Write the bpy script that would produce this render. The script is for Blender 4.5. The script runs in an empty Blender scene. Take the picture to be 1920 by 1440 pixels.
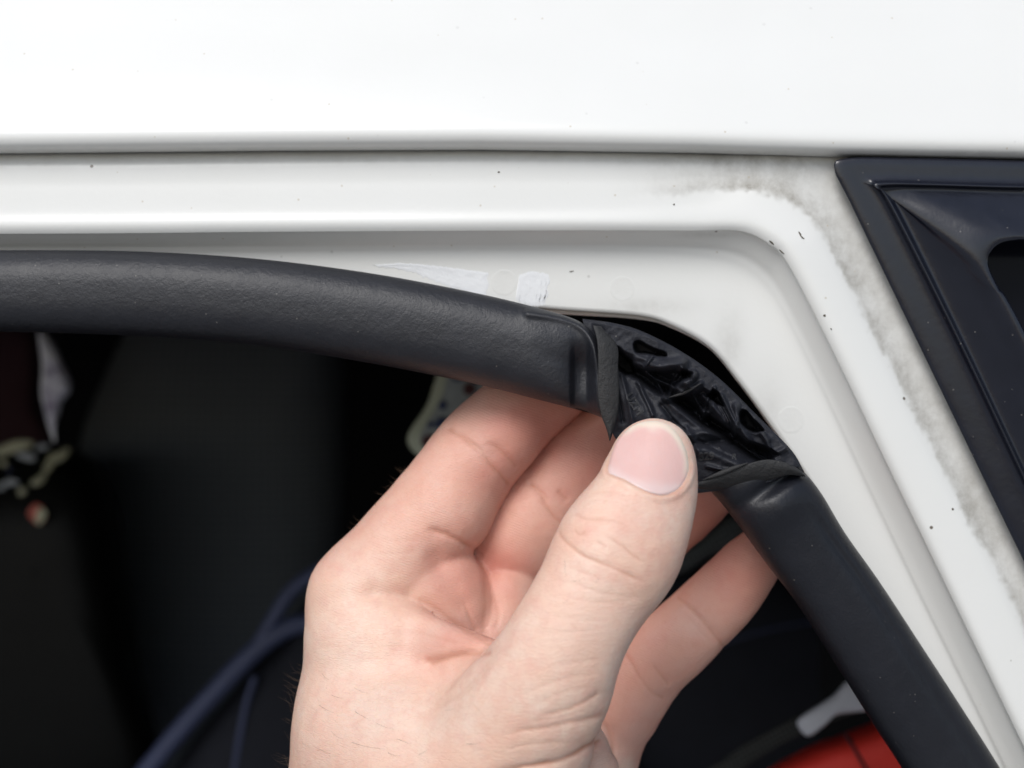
import bpy, math, random
import numpy as np
from mathutils import Vector

random.seed(7); rng = np.random.default_rng(7)
R = math.radians
scene = bpy.context.scene
col = scene.collection

# ------------------------------------------------------------------ camera, sky, sun, exposure
DCAM = 260.0                      # millimetres from the lens to the plane y = 0
MMPX = 230.0 / 1920.0             # that plane is 230 mm wide in the picture
cam_d = bpy.data.cameras.new('camera')
cam = bpy.data.objects.new('camera', cam_d); col.objects.link(cam)
cam.location = (0, -DCAM / 1000, 0)
cam.rotation_euler = (R(90), 0, 0)
cam_d.sensor_width = 36.0
cam_d.lens = 36.0 * DCAM / 230.0
cam_d.clip_start = 0.01; cam_d.clip_end = 200
cam_d.dof.use_dof = True
cam_d.dof.focus_distance = 0.245
cam_d.dof.aperture_fstop = 10.0
scene.camera = cam

SUN_EL, SUN_AZ = R(44), R(-158)    # azimuth measured from +Y towards +X: behind the camera, to the left
world = bpy.data.worlds.new('World'); scene.world = world; world.use_nodes = True
wn = world.node_tree.nodes; wl = world.node_tree.links
bg = wn['Background']
sky = wn.new('ShaderNodeTexSky'); sky.sky_type = 'NISHITA'; sky.sun_disc = False
sky.sun_elevation = SUN_EL; sky.sun_rotation = SUN_AZ
sky.air_density = 1.0; sky.dust_density = 1.5; sky.ozone_density = 1.0
hsv = wn.new('ShaderNodeHueSaturation'); hsv.inputs['Saturation'].default_value = 0.66
wl.new(sky.outputs[0], hsv.inputs['Color']); wl.new(hsv.outputs[0], bg.inputs['Color'])
bg.inputs['Strength'].default_value = 0.10
sun_d = bpy.data.lights.new('sun', 'SUN'); sun = bpy.data.objects.new('sun', sun_d); col.objects.link(sun)
sun_d.energy = 1.4; sun_d.angle = R(32); sun_d.color = (1.0, 0.985, 0.965)
sdir = Vector((math.sin(SUN_AZ) * math.cos(SUN_EL), math.cos(SUN_AZ) * math.cos(SUN_EL), math.sin(SUN_EL)))
sun.rotation_euler = (-sdir).to_track_quat('-Z', 'Y').to_euler()
scene.view_settings.view_transform = 'Standard'; scene.view_settings.look = 'None'
scene.view_settings.gamma = 1.0; scene.view_settings.use_curve_mapping = False
scene.view_settings.exposure = 0.50
try:
    scene.cycles.max_bounces = 8; scene.cycles.use_denoising = True
except Exception:
    pass

# ------------------------------------------------------------------ helpers (millimetres inside, metres in the scene)
def P(px, py, d):
    """point d mm behind the plane y=0, seen at this place of the 1920x1440 picture -> mm"""
    k = MMPX * (DCAM + d) / DCAM
    return np.array([(px - 960.0) * k, d, (720.0 - py) * k])

def PV(px, py, d):
    px, py, d = np.broadcast_arrays(np.asarray(px, float), np.asarray(py, float), np.asarray(d, float))
    k = MMPX * (DCAM + d) / DCAM
    return np.stack([(px - 960) * k, d, (720 - py) * k], -1)

def to_px(v):
    k = MMPX * (DCAM + v[:, 1]) / DCAM
    return 960 + v[:, 0] / k, 720 - v[:, 2] / k

def rmm(rpx, d):
    return rpx * MMPX * (DCAM + d) / DCAM

def cr(pts, n, closed=False):
    """Catmull-Rom through pts (any dimension), n samples"""
    p = np.asarray(pts, float); m = len(p)
    if closed:
        q = np.concatenate([p[-1:], p, p[:2]]); segs = m
        t = np.linspace(0, segs, n, endpoint=False)
    else:
        q = np.concatenate([2 * p[:1] - p[1:2], p, 2 * p[-1:] - p[-2:-1]]); segs = m - 1
        t = np.linspace(0, segs, n)
    i = np.minimum(t.astype(int), segs - 1); f = (t - i)
    f = f.reshape((-1,) + (1,) * (p.ndim - 1))
    a, b, c, d = q[i], q[i + 1], q[i + 2], q[i + 3]
    return 0.5 * (2 * b + (c - a) * f + (2 * a - 5 * b + 4 * c - d) * f ** 2 + (3 * b - a - 3 * c + d) * f ** 3)

def interp(pts, x):
    """piecewise-linear through (x, y) pairs"""
    p = np.asarray(pts, float); return np.interp(x, p[:, 0], p[:, 1])

def mesh_obj(name, V, F, mat=None, parent=None, smooth=True):
    """V in mm"""
    me = bpy.data.meshes.new(name)
    V = np.asarray(V, float) / 1000.0
    if isinstance(F, np.ndarray):
        nf, k = F.shape
        me.vertices.add(len(V)); me.vertices.foreach_set('co', V.astype(np.float32).ravel())
        me.loops.add(nf * k); me.loops.foreach_set('vertex_index', F.astype(np.int32).ravel())
        me.polygons.add(nf)
        me.polygons.foreach_set('loop_start', np.arange(0, nf * k, k, dtype=np.int32))
        me.update(calc_edges=True); me.validate()
    else:
        me.from_pydata(V.tolist(), [], [list(f) for f in F]); me.update()
    if smooth:
        me.polygons.foreach_set('use_smooth', np.ones(len(me.polygons), dtype=bool))
    if mat is not None: me.materials.append(mat)
    o = bpy.data.objects.new(name, me); col.objects.link(o)
    if parent is not None:
        o.parent = parent; o.matrix_parent_inverse = parent.matrix_world.inverted()
    return o

def empty(name, mm, label, cat, group=None):
    o = bpy.data.objects.new(name, None); col.objects.link(o)
    o.location = Vector(mm) / 1000; o.empty_display_size = 0.01
    o['label'] = label; o['category'] = cat
    if group: o['group'] = group
    bpy.context.view_layer.update()
    return o

def tag(o, label, cat, group=None):
    o['label'] = label; o['category'] = cat
    if group: o['group'] = group
    return o

def grid_faces(nu, nv, wrap_v=False, flip=False):
    u = np.arange(nu - 1)[:, None]; v = np.arange(nv if wrap_v else nv - 1)[None, :]
    v2 = (v + 1) % nv
    a = u * nv + v; b = u * nv + v2; c = (u + 1) * nv + v2; d = (u + 1) * nv + v
    f = np.stack([a, b, c, d], -1).reshape(-1, 4)
    return f[:, ::-1].copy() if flip else f

def attr(o, name, vals):
    a = o.data.attributes.new(name, 'FLOAT', 'POINT')
    a.data.foreach_set('value', np.asarray(vals, np.float32))

def sweep(path, rad, nv=12, flat=1.0, caps=True):
    """round tube along path (mm); rad scalar or per point -> V, F"""
    p = np.asarray(path, float); n = len(p)
    r = np.broadcast_to(np.asarray(rad, float), (n,))
    t = np.gradient(p, axis=0); t /= np.linalg.norm(t, axis=1)[:, None] + 1e-9
    ref = np.array([0, 1.0, 0]); s = np.cross(t, ref); s /= np.linalg.norm(s, axis=1)[:, None] + 1e-9
    w = np.cross(s, t)
    a = np.linspace(0, 2 * np.pi, nv, endpoint=False)
    V = p[:, None, :] + r[:, None, None] * (np.cos(a)[None, :, None] * s[:, None, :] + flat * np.sin(a)[None, :, None] * w[:, None, :])
    F = [list(f) for f in grid_faces(n, nv, True)]
    if caps:
        F.append(list(range(nv))); F.append([(n - 1) * nv + i for i in range(nv)][::-1])
    return V.reshape(-1, 3), F

def dist_poly(px, py, pts):
    """distance in px from many points to a polyline, and the place along it 0..1"""
    p = np.asarray(pts, float); best = np.full(px.shape, 1e9); ts = np.zeros(px.shape)
    for i in range(len(p) - 1):
        a, b = p[i], p[i + 1]; ab = b - a; L = ab @ ab + 1e-9
        t = np.clip(((px - a[0]) * ab[0] + (py - a[1]) * ab[1]) / L, 0, 1)
        d = np.hypot(px - a[0] - t * ab[0], py - a[1] - t * ab[1])
        m = d < best; best[m] = d[m]; ts[m] = ((i + t) / (len(p) - 1))[m]
    return best, ts

def in_poly(px, py, poly):
    p = np.asarray(poly, float); ins = np.zeros(px.shape, bool); j = len(p) - 1
    for i in range(len(p)):
        xi, yi = p[i]; xj, yj = p[j]
        m = ((yi > py) != (yj > py)) & (px < (xj - xi) * (py - yi) / (yj - yi + 1e-12) + xi)
        ins ^= m; j = i
    return ins

def sstep(a, b, x):
    t = np.clip((x - a) / (b - a), 0, 1); return t * t * (3 - 2 * t)

def vnoise(p, scale, seed=0):
    """smooth value noise on an (n,3) array, about -1..1"""
    q = p / scale; i = np.floor(q).astype(np.int64); f = q - i; f = f * f * (3 - 2 * f)
    out = np.zeros(len(p))
    for dx in (0, 1):
        for dy in (0, 1):
            for dz in (0, 1):
                h = (i[:, 0] + dx) * 374761393 + (i[:, 1] + dy) * 668265263 + (i[:, 2] + dz) * 2147483647 + seed * 974711
                h = (h ^ (h >> 13)) * 1274126177; h = (h ^ (h >> 16)) & 0xffff
                w = (f[:, 0] if dx else 1 - f[:, 0]) * (f[:, 1] if dy else 1 - f[:, 1]) * (f[:, 2] if dz else 1 - f[:, 2])
                out += w * (h / 32767.5 - 1)
    return out

# ------------------------------------------------------------------ materials
class NT:
    def __init__(s, name):
        s.m = bpy.data.materials.new(name); s.m.use_nodes = True
        s.n = s.m.node_tree.nodes; s.l = s.m.node_tree.links; s.b = s.n['Principled BSDF']
    def node(s, t, **kw):
        n = s.n.new(t)
        for k, v in kw.items(): setattr(n, k, v)
        return n
    def set(s, **kw):
        for k, v in kw.items():
            s.b.inputs[k.replace('_', ' ')].default_value = v
    def coord(s, scale=(1, 1, 1), rot=(0, 0, 0)):
        tc = s.node('ShaderNodeTexCoord'); mp = s.node('ShaderNodeMapping')
        mp.inputs['Scale'].default_value = scale; mp.inputs['Rotation'].default_value = rot
        s.l.new(tc.outputs['Object'], mp.inputs['Vector']); return mp.outputs[0]
    def noise(s, vec, scale, detail=4, rough=0.55):
        n = s.node('ShaderNodeTexNoise'); n.inputs['Scale'].default_value = scale
        n.inputs['Detail'].default_value = detail; n.inputs['Roughness'].default_value = rough
        s.l.new(vec, n.inputs['Vector']); return n.outputs['Fac']
    def voro(s, vec, scale, feature='F1'):
        n = s.node('ShaderNodeTexVoronoi', feature=feature); n.inputs['Scale'].default_value = scale
        s.l.new(vec, n.inputs['Vector']); return n
    def ramp(s, fac, stops):
        r = s.node('ShaderNodeValToRGB'); e = r.color_ramp.elements
        while len(e) < len(stops): e.new(0.5)
        for i, (p, c) in enumerate(stops):
            e[i].position = p; e[i].color = (*c, 1) if len(c) == 3 else c
        s.l.new(fac, r.inputs[0]); return r.outputs[0]
    def math(s, op, a, b=None, clamp=False):
        n = s.node('ShaderNodeMath', operation=op, use_clamp=clamp)
        for i, x in enumerate((a, b)):
            if x is None: continue
            if isinstance(x, (int, float)): n.inputs[i].default_value = x
            else: s.l.new(x, n.inputs[i])
        return n.outputs[0]
    def mix(s, fac, a, b, blend='MIX'):
        n = s.node('ShaderNodeMix', data_type='RGBA', blend_type=blend)
        if isinstance(fac, (int, float)): n.inputs[0].default_value = fac
        else: s.l.new(fac, n.inputs[0])
        for x, i in ((a, 6), (b, 7)):
            if isinstance(x, tuple): n.inputs[i].default_value = (*x, 1)
            else: s.l.new(x, n.inputs[i])
        return n.outputs[2]
    def attr(s, name):
        n = s.node('ShaderNodeAttribute'); n.attribute_name = name; return n.outputs['Fac']
    def bump(s, h, strength, dist, prev=None):
        n = s.node('ShaderNodeBump'); n.inputs['Strength'].default_value = strength
        n.inputs['Distance'].default_value = dist; s.l.new(h, n.inputs['Height'])
        if prev is not None: s.l.new(prev, n.inputs['Normal'])
        return n.outputs[0]
    def out(s, inp, x): s.l.new(x, s.b.inputs[inp])

def mat_paint():
    t = NT('white_paint'); t.set(Roughness=0.32); t.b.inputs['Coat Weight'].default_value = 0.15
    t.b.inputs['Coat Roughness'].default_value = 0.12
    v = t.coord()
    base = t.mix(t.noise(v, 35, 3), (0.745, 0.745, 0.715), (0.785, 0.785, 0.76))
    grime = t.attr('grime')                                   # where dirt has settled
    n1 = t.noise(v, 150, 8, 0.72); n2 = t.noise(v, 900, 4, 0.6)
    n0 = t.noise(t.coord(scale=(1, 1, 0.16), rot=(0, R(27), 0)), 260, 5, 0.7)
    g = t.math('MULTIPLY', grime, t.math('ADD', t.math('ADD', t.math('MULTIPLY', t.ramp(n1, [(0.38, (0, 0, 0)), (0.72, (1, 1, 1))]), 0.55), t.math('MULTIPLY', n2, 0.30)), t.math('MULTIPLY', n0, 0.42)), clamp=True)
    c = t.mix(g, base, (0.17, 0.145, 0.105))
    # specks of tar and rust, sparse
    vo = t.voro(v, 170); sp = t.ramp(vo.outputs['Distance'], [(0.05, (1, 1, 1)), (0.085, (0, 0, 0))])
    sc = t.node('ShaderNodeSeparateColor'); t.l.new(vo.outputs['Color'], sc.inputs[0])
    rare = t.math('GREATER_THAN', sc.outputs[0], 0.80)
    amount = t.math('ADD', t.math('MULTIPLY', t.attr('specks'), 1.0), 0.0, clamp=True)
    s1 = t.math('MULTIPLY', t.math('MULTIPLY', sp, rare), amount)
    c = t.mix(s1, c, (0.10, 0.075, 0.05))
    vo2 = t.voro(v, 420); sc2 = t.node('ShaderNodeSeparateColor'); t.l.new(vo2.outputs['Color'], sc2.inputs[0])
    s2 = t.math('MULTIPLY', t.math('MULTIPLY', t.ramp(vo2.outputs['Distance'], [(0.07, (1, 1, 1)), (0.14, (0, 0, 0))]), t.math('GREATER_THAN', sc2.outputs[1], 0.93)), 0.45)
    c = t.mix(s2, c, (0.42, 0.33, 0.2))
    t.out('Base Color', c)
    t.out('Roughness', t.math('ADD', 0.34, t.math('MULTIPLY', g, 0.5)))
    t.out('Normal', t.bump(t.noise(v, 700, 3), 0.06, 0.0004))
    return t.m

def mat_rubber(name, base=(0.022, 0.022, 0.024), rough=0.5, grain=0.35, spec=0.5, scale=1.0):
    t = NT(name); t.b.inputs['Specular IOR Level'].default_value = spec
    v = t.coord()
    n = t.noise(v, 120 * scale, 6, 0.6)
    c = t.mix(n, tuple(x * 0.75 for x in base), tuple(x * 1.35 for x in base))
    # dust sitting on the rubber
    vo = t.voro(v, 900); sc = t.node('ShaderNodeSeparateColor'); t.l.new(vo.outputs['Color'], sc.inputs[0])
    d = t.math('MULTIPLY', t.ramp(vo.outputs['Distance'], [(0.10, (1, 1, 1)), (0.2, (0, 0, 0))]), t.math('GREATER_THAN', sc.outputs[0], 0.965))
    c = t.mix(t.math('MULTIPLY', d, 0.5), c, (0.20, 0.19, 0.17))
    t.out('Base Color', c)
    t.out('Roughness', t.math('ADD', rough - 0.06, t.math('MULTIPLY', n, 0.14)))
    b1 = t.bump(t.noise(v, 260 * scale, 5, 0.7), grain, 0.0007)
    b2 = t.bump(t.noise(v, 1100 * scale, 3, 0.7), grain * 0.8, 0.00025, b1)
    t.out('Normal', b2)
    return t.m

def mat_plain(name, c, rough=0.7, spec=0.4, nscale=200, var=0.25, bump=0.15, dist=0.0006, coat=0.0, metal=0.0):
    t = NT(name); t.b.inputs['Specular IOR Level'].default_value = spec
    t.b.inputs['Coat Weight'].default_value = coat; t.b.inputs['Metallic'].default_value = metal
    v = t.coord(); n = t.noise(v, nscale, 5, 0.6)
    t.out('Base Color', t.mix(n, tuple(x * (1 - var) for x in c), tuple(min(1, x * (1 + var)) for x in c)))
    t.set(Roughness=rough)
    if bump: t.out('Normal', t.bump(n, bump, dist))
    return t.m

def mat_weave(name, c1, c2, scale, rot=0.0):
    t = NT(name); v = t.coord(rot=(0, rot, 0))
    w1 = t.node('ShaderNodeTexWave', wave_type='BANDS', bands_direction='X'); w1.inputs['Scale'].default_value = scale
    w2 = t.node('ShaderNodeTexWave', wave_type='BANDS', bands_direction='Z'); w2.inputs['Scale'].default_value = scale
    for w in (w1, w2): t.l.new(v, w.inputs['Vector'])
    h = t.math('MULTIPLY', w1.outputs['Fac'], w2.outputs['Fac'])
    t.out('Base Color', t.mix(h, c1, c2)); t.set(Roughness=0.85)
    t.out('Normal', t.bump(h, 0.5, 0.001)); return t.m

def mat_skin():
    t = NT('skin')
    v = t.coord()
    base = (0.815, 0.555, 0.43)
    mott = t.noise(v, 95, 4, 0.6)
    c = t.mix(t.ramp(mott, [(0.38, (0, 0, 0)), (0.64, (1, 1, 1))]), base, (0.83, 0.635, 0.52))
    c = t.mix(t.math('MULTIPLY', t.ramp(t.noise(v, 42, 3, 0.5), [(0.45, (0, 0, 0)), (0.68, (1, 1, 1))]), 0.5), c, (0.79, 0.475, 0.365))
    blotch = t.noise(v, 260, 4, 0.6)
    c = t.mix(t.math('MULTIPLY', t.ramp(blotch, [(0.45, (0, 0, 0)), (0.7, (1, 1, 1))]), 0.5), c, (0.75, 0.42, 0.335))
    c = t.mix(t.math('MULTIPLY', t.attr('flush_shade'), t.math('ADD', 0.65, t.math('MULTIPLY', mott, 0.7)), clamp=True), c, (0.63, 0.225, 0.17))
    c = t.mix(t.attr('crease'), c, (0.50, 0.20, 0.115))
    c = t.mix(t.attr('pale'), c, (0.79, 0.66, 0.57))
    t.out('Base Color', c)
    t.set(Roughness=0.46); t.b.inputs['Specular IOR Level'].default_value = 0.4
    t.b.inputs['Subsurface Weight'].default_value = 0.20
    t.b.inputs['Subsurface Radius'].default_value = (1.0, 0.36, 0.2)
    t.b.inputs['Subsurface Scale'].default_value = 0.0016
    # skin relief: cross lines along the finger axis, then fine cells
    va = t.coord(scale=(0.7, 0.7, 3.4), rot=(0, R(-20), 0))
    wob = t.node('ShaderNodeVectorMath', operation='ADD'); nz = t.node('ShaderNodeTexNoise'); nz.inputs['Scale'].default_value = 120
    t.l.new(va, nz.inputs['Vector']); sc = t.node('ShaderNodeVectorMath', operation='SCALE'); sc.inputs['Scale'].default_value = 0.0016
    t.l.new(nz.outputs['Color'], sc.inputs[0]); t.l.new(va, wob.inputs[0]); t.l.new(sc.outputs[0], wob.inputs[1])
    e = t.voro(wob.outputs[0], 330, 'DISTANCE_TO_EDGE').outputs['Distance']
    e = t.ramp(e, [(0.0, (0, 0, 0)), (0.12, (1, 1, 1))])
    dors = t.attr('dorsal')
    b1 = t.bump(t.math('MULTIPLY', e, dors), 0.15, 0.00022)
    e2 = t.voro(wob.outputs[0], 950, 'DISTANCE_TO_EDGE').outputs['Distance']
    b2 = t.bump(t.ramp(e2, [(0.0, (0, 0, 0)), (0.25, (1, 1, 1))]), 0.30, 0.00012, b1)
    b3 = t.bump(t.noise(v, 2600, 3, 0.6), 0.30, 0.0001, b2)
    # friction ridges on the palm side
    wv = t.node('ShaderNodeTexWave', wave_type='BANDS', bands_direction='Z'); wv.inputs['Scale'].default_value = 560
    wv.inputs['Distortion'].default_value = 9; wv.inputs['Detail'].default_value = 1.5; wv.inputs['Detail Scale'].default_value = 0.12
    vr = t.coord(rot=(0, R(-20), 0)); t.l.new(vr, wv.inputs['Vector'])
    ridge = t.math('MULTIPLY', wv.outputs['Fac'], t.math('SUBTRACT', 1.0, dors))
    b4 = t.bump(ridge, 0.24, 0.00012, b3)
    t.out('Normal', b4)
    # the fine lines and pores also hold a little more colour
    ln = t.math('MULTIPLY', t.math('MULTIPLY', t.math('SUBTRACT', 1.0, e), dors), 0.075)
    l2 = t.math('MULTIPLY', t.ramp(e2, [(0.0, (1, 1, 1)), (0.16, (0, 0, 0))]), 0.06)
    por = t.math('MULTIPLY', t.ramp(t.noise(v, 1500, 2, 0.5), [(0.56, (0, 0, 0)), (0.7, (1, 1, 1))]), 0.12)
    c2 = t.mix(t.math('ADD', t.math('ADD', ln, l2), por, clamp=True), c, (0.60, 0.31, 0.215))
    t.out('Base Color', c2)
    return t.m

def mat_nail():
    t = NT('nail'); v = t.coord()
    fe = t.attr('free_edge'); lu = t.attr('lunula')
    c = t.mix(t.noise(v, 160, 3), (0.70, 0.42, 0.38), (0.76, 0.53, 0.49))
    c = t.mix(lu, c, (0.79, 0.66, 0.63)); c = t.mix(fe, c, (0.76, 0.65, 0.54))
    t.out('Base Color', c); t.set(Roughness=0.28)
    t.b.inputs['Subsurface Weight'].default_value = 0.3; t.b.inputs['Subsurface Radius'].default_value = (1, 0.4, 0.3)
    t.b.inputs['Subsurface Scale'].default_value = 0.001
    vs = t.coord(scale=(1, 1, 0.08), rot=(0, R(-14), 0))
    t.out('Normal', t.bump(t.noise(vs, 900, 3), 0.25, 0.00025)); return t.m

M = dict(
    paint=mat_paint(),
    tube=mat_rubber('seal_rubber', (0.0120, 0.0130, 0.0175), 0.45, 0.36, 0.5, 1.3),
    tube2=mat_rubber('seal_rubber_smooth_shaded', (0.0085, 0.0095, 0.0140), 0.42, 0.26, 0.45, 1.3),  # smoother copy of the same rubber, shade darkened into its base
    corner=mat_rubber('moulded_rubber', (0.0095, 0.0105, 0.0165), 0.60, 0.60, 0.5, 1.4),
    flap=mat_rubber('dusty_rubber', (0.026, 0.026, 0.0265), 0.62, 0.75, 0.4, 1.6),
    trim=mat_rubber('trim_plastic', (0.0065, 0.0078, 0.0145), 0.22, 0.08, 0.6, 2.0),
    skin=mat_skin(), nail=mat_nail(),
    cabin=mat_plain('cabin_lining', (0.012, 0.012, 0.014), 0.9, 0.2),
)

# ------------------------------------------------------------------ the car
car = empty('car', P(960, 720, 30), 'white car body round an open door, roof edge above and pillar at right', 'car')

def loft(rows, n_along, per_row):
    """rows: list of (points, depth or depths), same number of points each -> grid of (px, py, depth)"""
    ctl = []
    for pts, d in rows:
        p = np.asarray(pts, float); dd = np.broadcast_to(np.asarray(d, float), (len(p),))
        ctl.append(np.column_stack([p, dd]))
    ctl = np.array(ctl)                                        # rows x stations x 3
    along = np.array([cr(r, n_along) for r in ctl])            # rows x n x 3
    return cr(along, (len(rows) - 1) * per_row + 1).transpose(1, 0, 2)   # n x m x 3

S = dict(
 F0=[(-900,560),(100,560),(450,560),(800,562),(1060,581),(1200,592),(1262,611),(1332,652),(1385,715),(1440,790),(1520,905),(1610,1060),(1710,1240),(1810,1430),(1960,1720)],
 F1=[(-900,470),(100,468),(450,466),(800,463),(1060,463),(1200,465),(1300,470),(1372,482),(1425,512),(1468,570),(1545,725),(1622,890),(1720,1095),(1838,1335),(1990,1650)],
 S1=[(-900,440),(100,437),(450,434),(800,432),(1060,431),(1200,431),(1300,431),(1388,432),(1442,456),(1482,500),(1572,676),(1655,850),(1757,1060),(1880,1315),(2030,1625)],
 S2=[(-900,424),(100,421),(450,418),(800,416),(1060,415),(1200,415),(1305,414),(1400,414),(1460,440),(1502,490),(1592,668),(1675,842),(1777,1052),(1900,1307),(2050,1615)],
 S3=[(-900,398),(100,396),(450,394),(800,392),(1060,390),(1200,386),(1310,378),(1415,371),(1498,418),(1548,482),(1638,662),(1718,825),(1826,1030),(1955,1290),(2105,1595)],
 S4=[(-900,352),(100,350),(450,347),(800,345),(1060,344),(1200,343),(1330,335),(1450,334),(1532,390),(1582,468),(1676,652),(1758,815),(1866,1020),(1995,1280),(2145,1585)],
 S5=[(-900,304),(100,303),(450,300),(800,297),(1060,297),(1200,299),(1350,300),(1500,300),(1592,340),(1640,440),(1740,640),(1822,800),(1930,1008),(2060,1265),(2210,1570)],
 S6=[(-900,276),(100,275),(450,272),(800,270),(1060,270),(1200,272),(1360,274),(1540,270),(1670,300),(1720,420),(1820,620),(1900,780),(2010,990),(2140,1250),(2290,1550)],
)
leg = lambda a, b: np.array([a] * 7 + [a * 0.6 + b * 0.4, a * 0.2 + b * 0.8] + [b] * 6)   # depth of the top run, of the pillar
rows = [(S['S6'], leg(5.0, 2.0)), (S['S5'], leg(0.7, 0.6)), (S['S4'], leg(0.1, 0.2)), (S['S3'], leg(-0.3, -1.7)), (S['S2'], leg(-0.8, -2.5)),
        (S['S1'], leg(-0.1, -1.4)), (S['F1'], leg(5.0, 5.0)), (S['F0'], leg(6.4, 6.4))]
# crisp edges: double rows just beside the lip edge and at the foot of the step
def between(a, b, t): return (np.asarray(a, float) * (1 - t) + np.asarray(b, float) * t)
rows.insert(6, (between(S['S1'], S['F1'], 0.10), leg(0.6, 0.4)))
rows.insert(7, (between(S['S1'], S['F1'], 0.60), leg(3.3, 3.3)))
rows.insert(9, (between(S['F1'], S['F0'], 0.24), leg(6.05, 6.05)))
g = loft(rows, 620, 12)
nu, nv = g.shape[:2]
gx, gy, gd = g[..., 0].ravel(), g[..., 1].ravel(), g[..., 2].ravel()
V = PV(gx, gy, gd)
# flange edge turned back
edge = g[:, -1, :].copy(); back = edge.copy(); back[:, 2] += 1.3
V = np.vstack([V, PV(back[:, 0], back[:, 1], back[:, 2])])
F = grid_faces(nu, nv)
i = np.arange(nu - 1); e0 = i * nv + nv - 1; e1 = (i + 1) * nv + nv - 1; b0 = nu * nv + i; b1 = b0 + 1
F = np.vstack([F, np.stack([e0, b0, b1, e1], -1)])
fr = mesh_obj('door_frame', V, F, M['paint'], car)
fr['label'] = 'white painted door frame with a raised lip and a dirty pillar'
ax = np.concatenate([gx, back[:, 0]]); ay = np.concatenate([gy, back[:, 1]])
d_lip, _ = dist_poly(ax, ay, np.asarray(S['S3'])[6:])           # dirt settles outside the pillar lip
outer = np.concatenate([np.broadcast_to(np.linspace(0, 1, nv) * 0 + (np.arange(nv) < 38), (nu, nv)).ravel(), np.zeros(nu)]).astype(float)
vrow = np.concatenate([np.broadcast_to(np.arange(nv) / 12.0, (nu, nv)).ravel(), np.full(nu, nv / 12.0)])
pil = sstep(1180, 1330, ax) * (1 - sstep(2.55, 3.0, vrow))
wav = vnoise(np.column_stack([ax, ay, ax * 0]), 70, 3) * 0.35 + vnoise(np.column_stack([ax, ay, ax * 0]), 22, 5) * 0.2
edge_ = 2.62 + 0.40 * wav + 0.12 * vnoise(np.column_stack([ax, ay, ax * 0]), 8, 9)
band = (1 - sstep(edge_ - 0.30, edge_ + 0.12, vrow)) * (0.34 + 0.62 * np.exp(-np.maximum(edge_ - vrow, 0) / 0.42))
pil = sstep(1120, 1420, ax)
grime = pil * np.clip(band * (1.25 + 0.9 * wav), 0, 1)
gutter = np.exp(-((vrow - 0.95) / 0.35) ** 2) * 0.22 * (1 - sstep(1500, 1560, ax))      # thin film up in the gutter
scuff = 0.34 * np.exp(-((ax - 1215) / 70) ** 2 - ((ay - 575) / 14) ** 2) + 0.30 * np.exp(-((ax - 1368) / 26) ** 2 - ((ay - 640) / 60) ** 2) \
      + 0.18 * np.exp(-((ax - 1440) / 25) ** 2 - ((ay - 770) / 60) ** 2) + 0.35 * np.exp(-((ax - 1330) / 60) ** 2 - ((ay - 441) / 6) ** 2)
attr(fr, 'grime', np.clip(grime + gutter + scuff, 0, 1))
attr(fr, 'specks', 0.25 + 0.6 * np.exp(-((vrow - 1.2) / 0.6) ** 2) + 0.7 * pil)

# inner sheet of the flange, a second thin edge below the first
gi = []
for q, w in ((18, 7.8), (-2, 7.9), (-9, 8.1)):
    tap = np.interp(edge[:, 0], [1000, 1200, 1330, 1500], [1.0, 0.8, 0.35, 0.25])
    t = np.gradient(edge[:, :2], axis=0); t /= np.linalg.norm(t, axis=1)[:, None]; nrm = np.column_stack([t[:, 1], -t[:, 0]])
    qq = q * (tap if q < 0 else 1.0)
    gi.append(np.column_stack([edge[:, :2] + nrm * np.reshape(qq * np.ones(nu), (-1, 1)), np.full(nu, w)]))
gi.append(np.column_stack([gi[-1][:, :2], np.full(nu, 9.4)]))
gi = np.array(gi).transpose(1, 0, 2)
o = mesh_obj('inner_flange', PV(gi[..., 0], gi[..., 1], gi[..., 2]).reshape(-1, 3), grid_faces(nu, 4), M['paint'], car)
attr(o, 'grime', np.full(nu * 4, 0.25)); attr(o, 'specks', np.full(nu * 4, 0.3))

# roof skin with its rolled edge
xs = np.linspace(-1000, 2350, 300)
eo = np.interp(xs, [-300, 0, 500, 900, 1300, 1560, 1920, 2300], [4, 2, -3, -5, 1, 8, 15, 22])
prof = [(-420, 52), (-300, 38), (-180, 26.5), (-60, 16.5), (60, 7.6), (150, 0.9), (215, -3.4), (246, -5.0), (266, -4.7), (278, -3.2), (284.5, -0.6), (286, 2), (284, 5), (278, 9)]
pp = cr(prof, 120)
G = np.zeros((len(xs), 120, 3))
for j, (y, d) in enumerate(pp):
    w = sstep(60, 240, y)
    G[:, j] = np.column_stack([xs, y + eo * w, np.full(len(xs), d)])
o = mesh_obj('roof_panel', PV(G[..., 0], G[..., 1], G[..., 2]).reshape(-1, 3), grid_faces(len(xs), 120), M['paint'], car)
yy = G[..., 1].ravel()
attr(o, 'grime', 0.30 * np.exp(-((yy - 288) / 9) ** 2)); attr(o, 'specks', np.full(yy.shape, 0.12))

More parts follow.
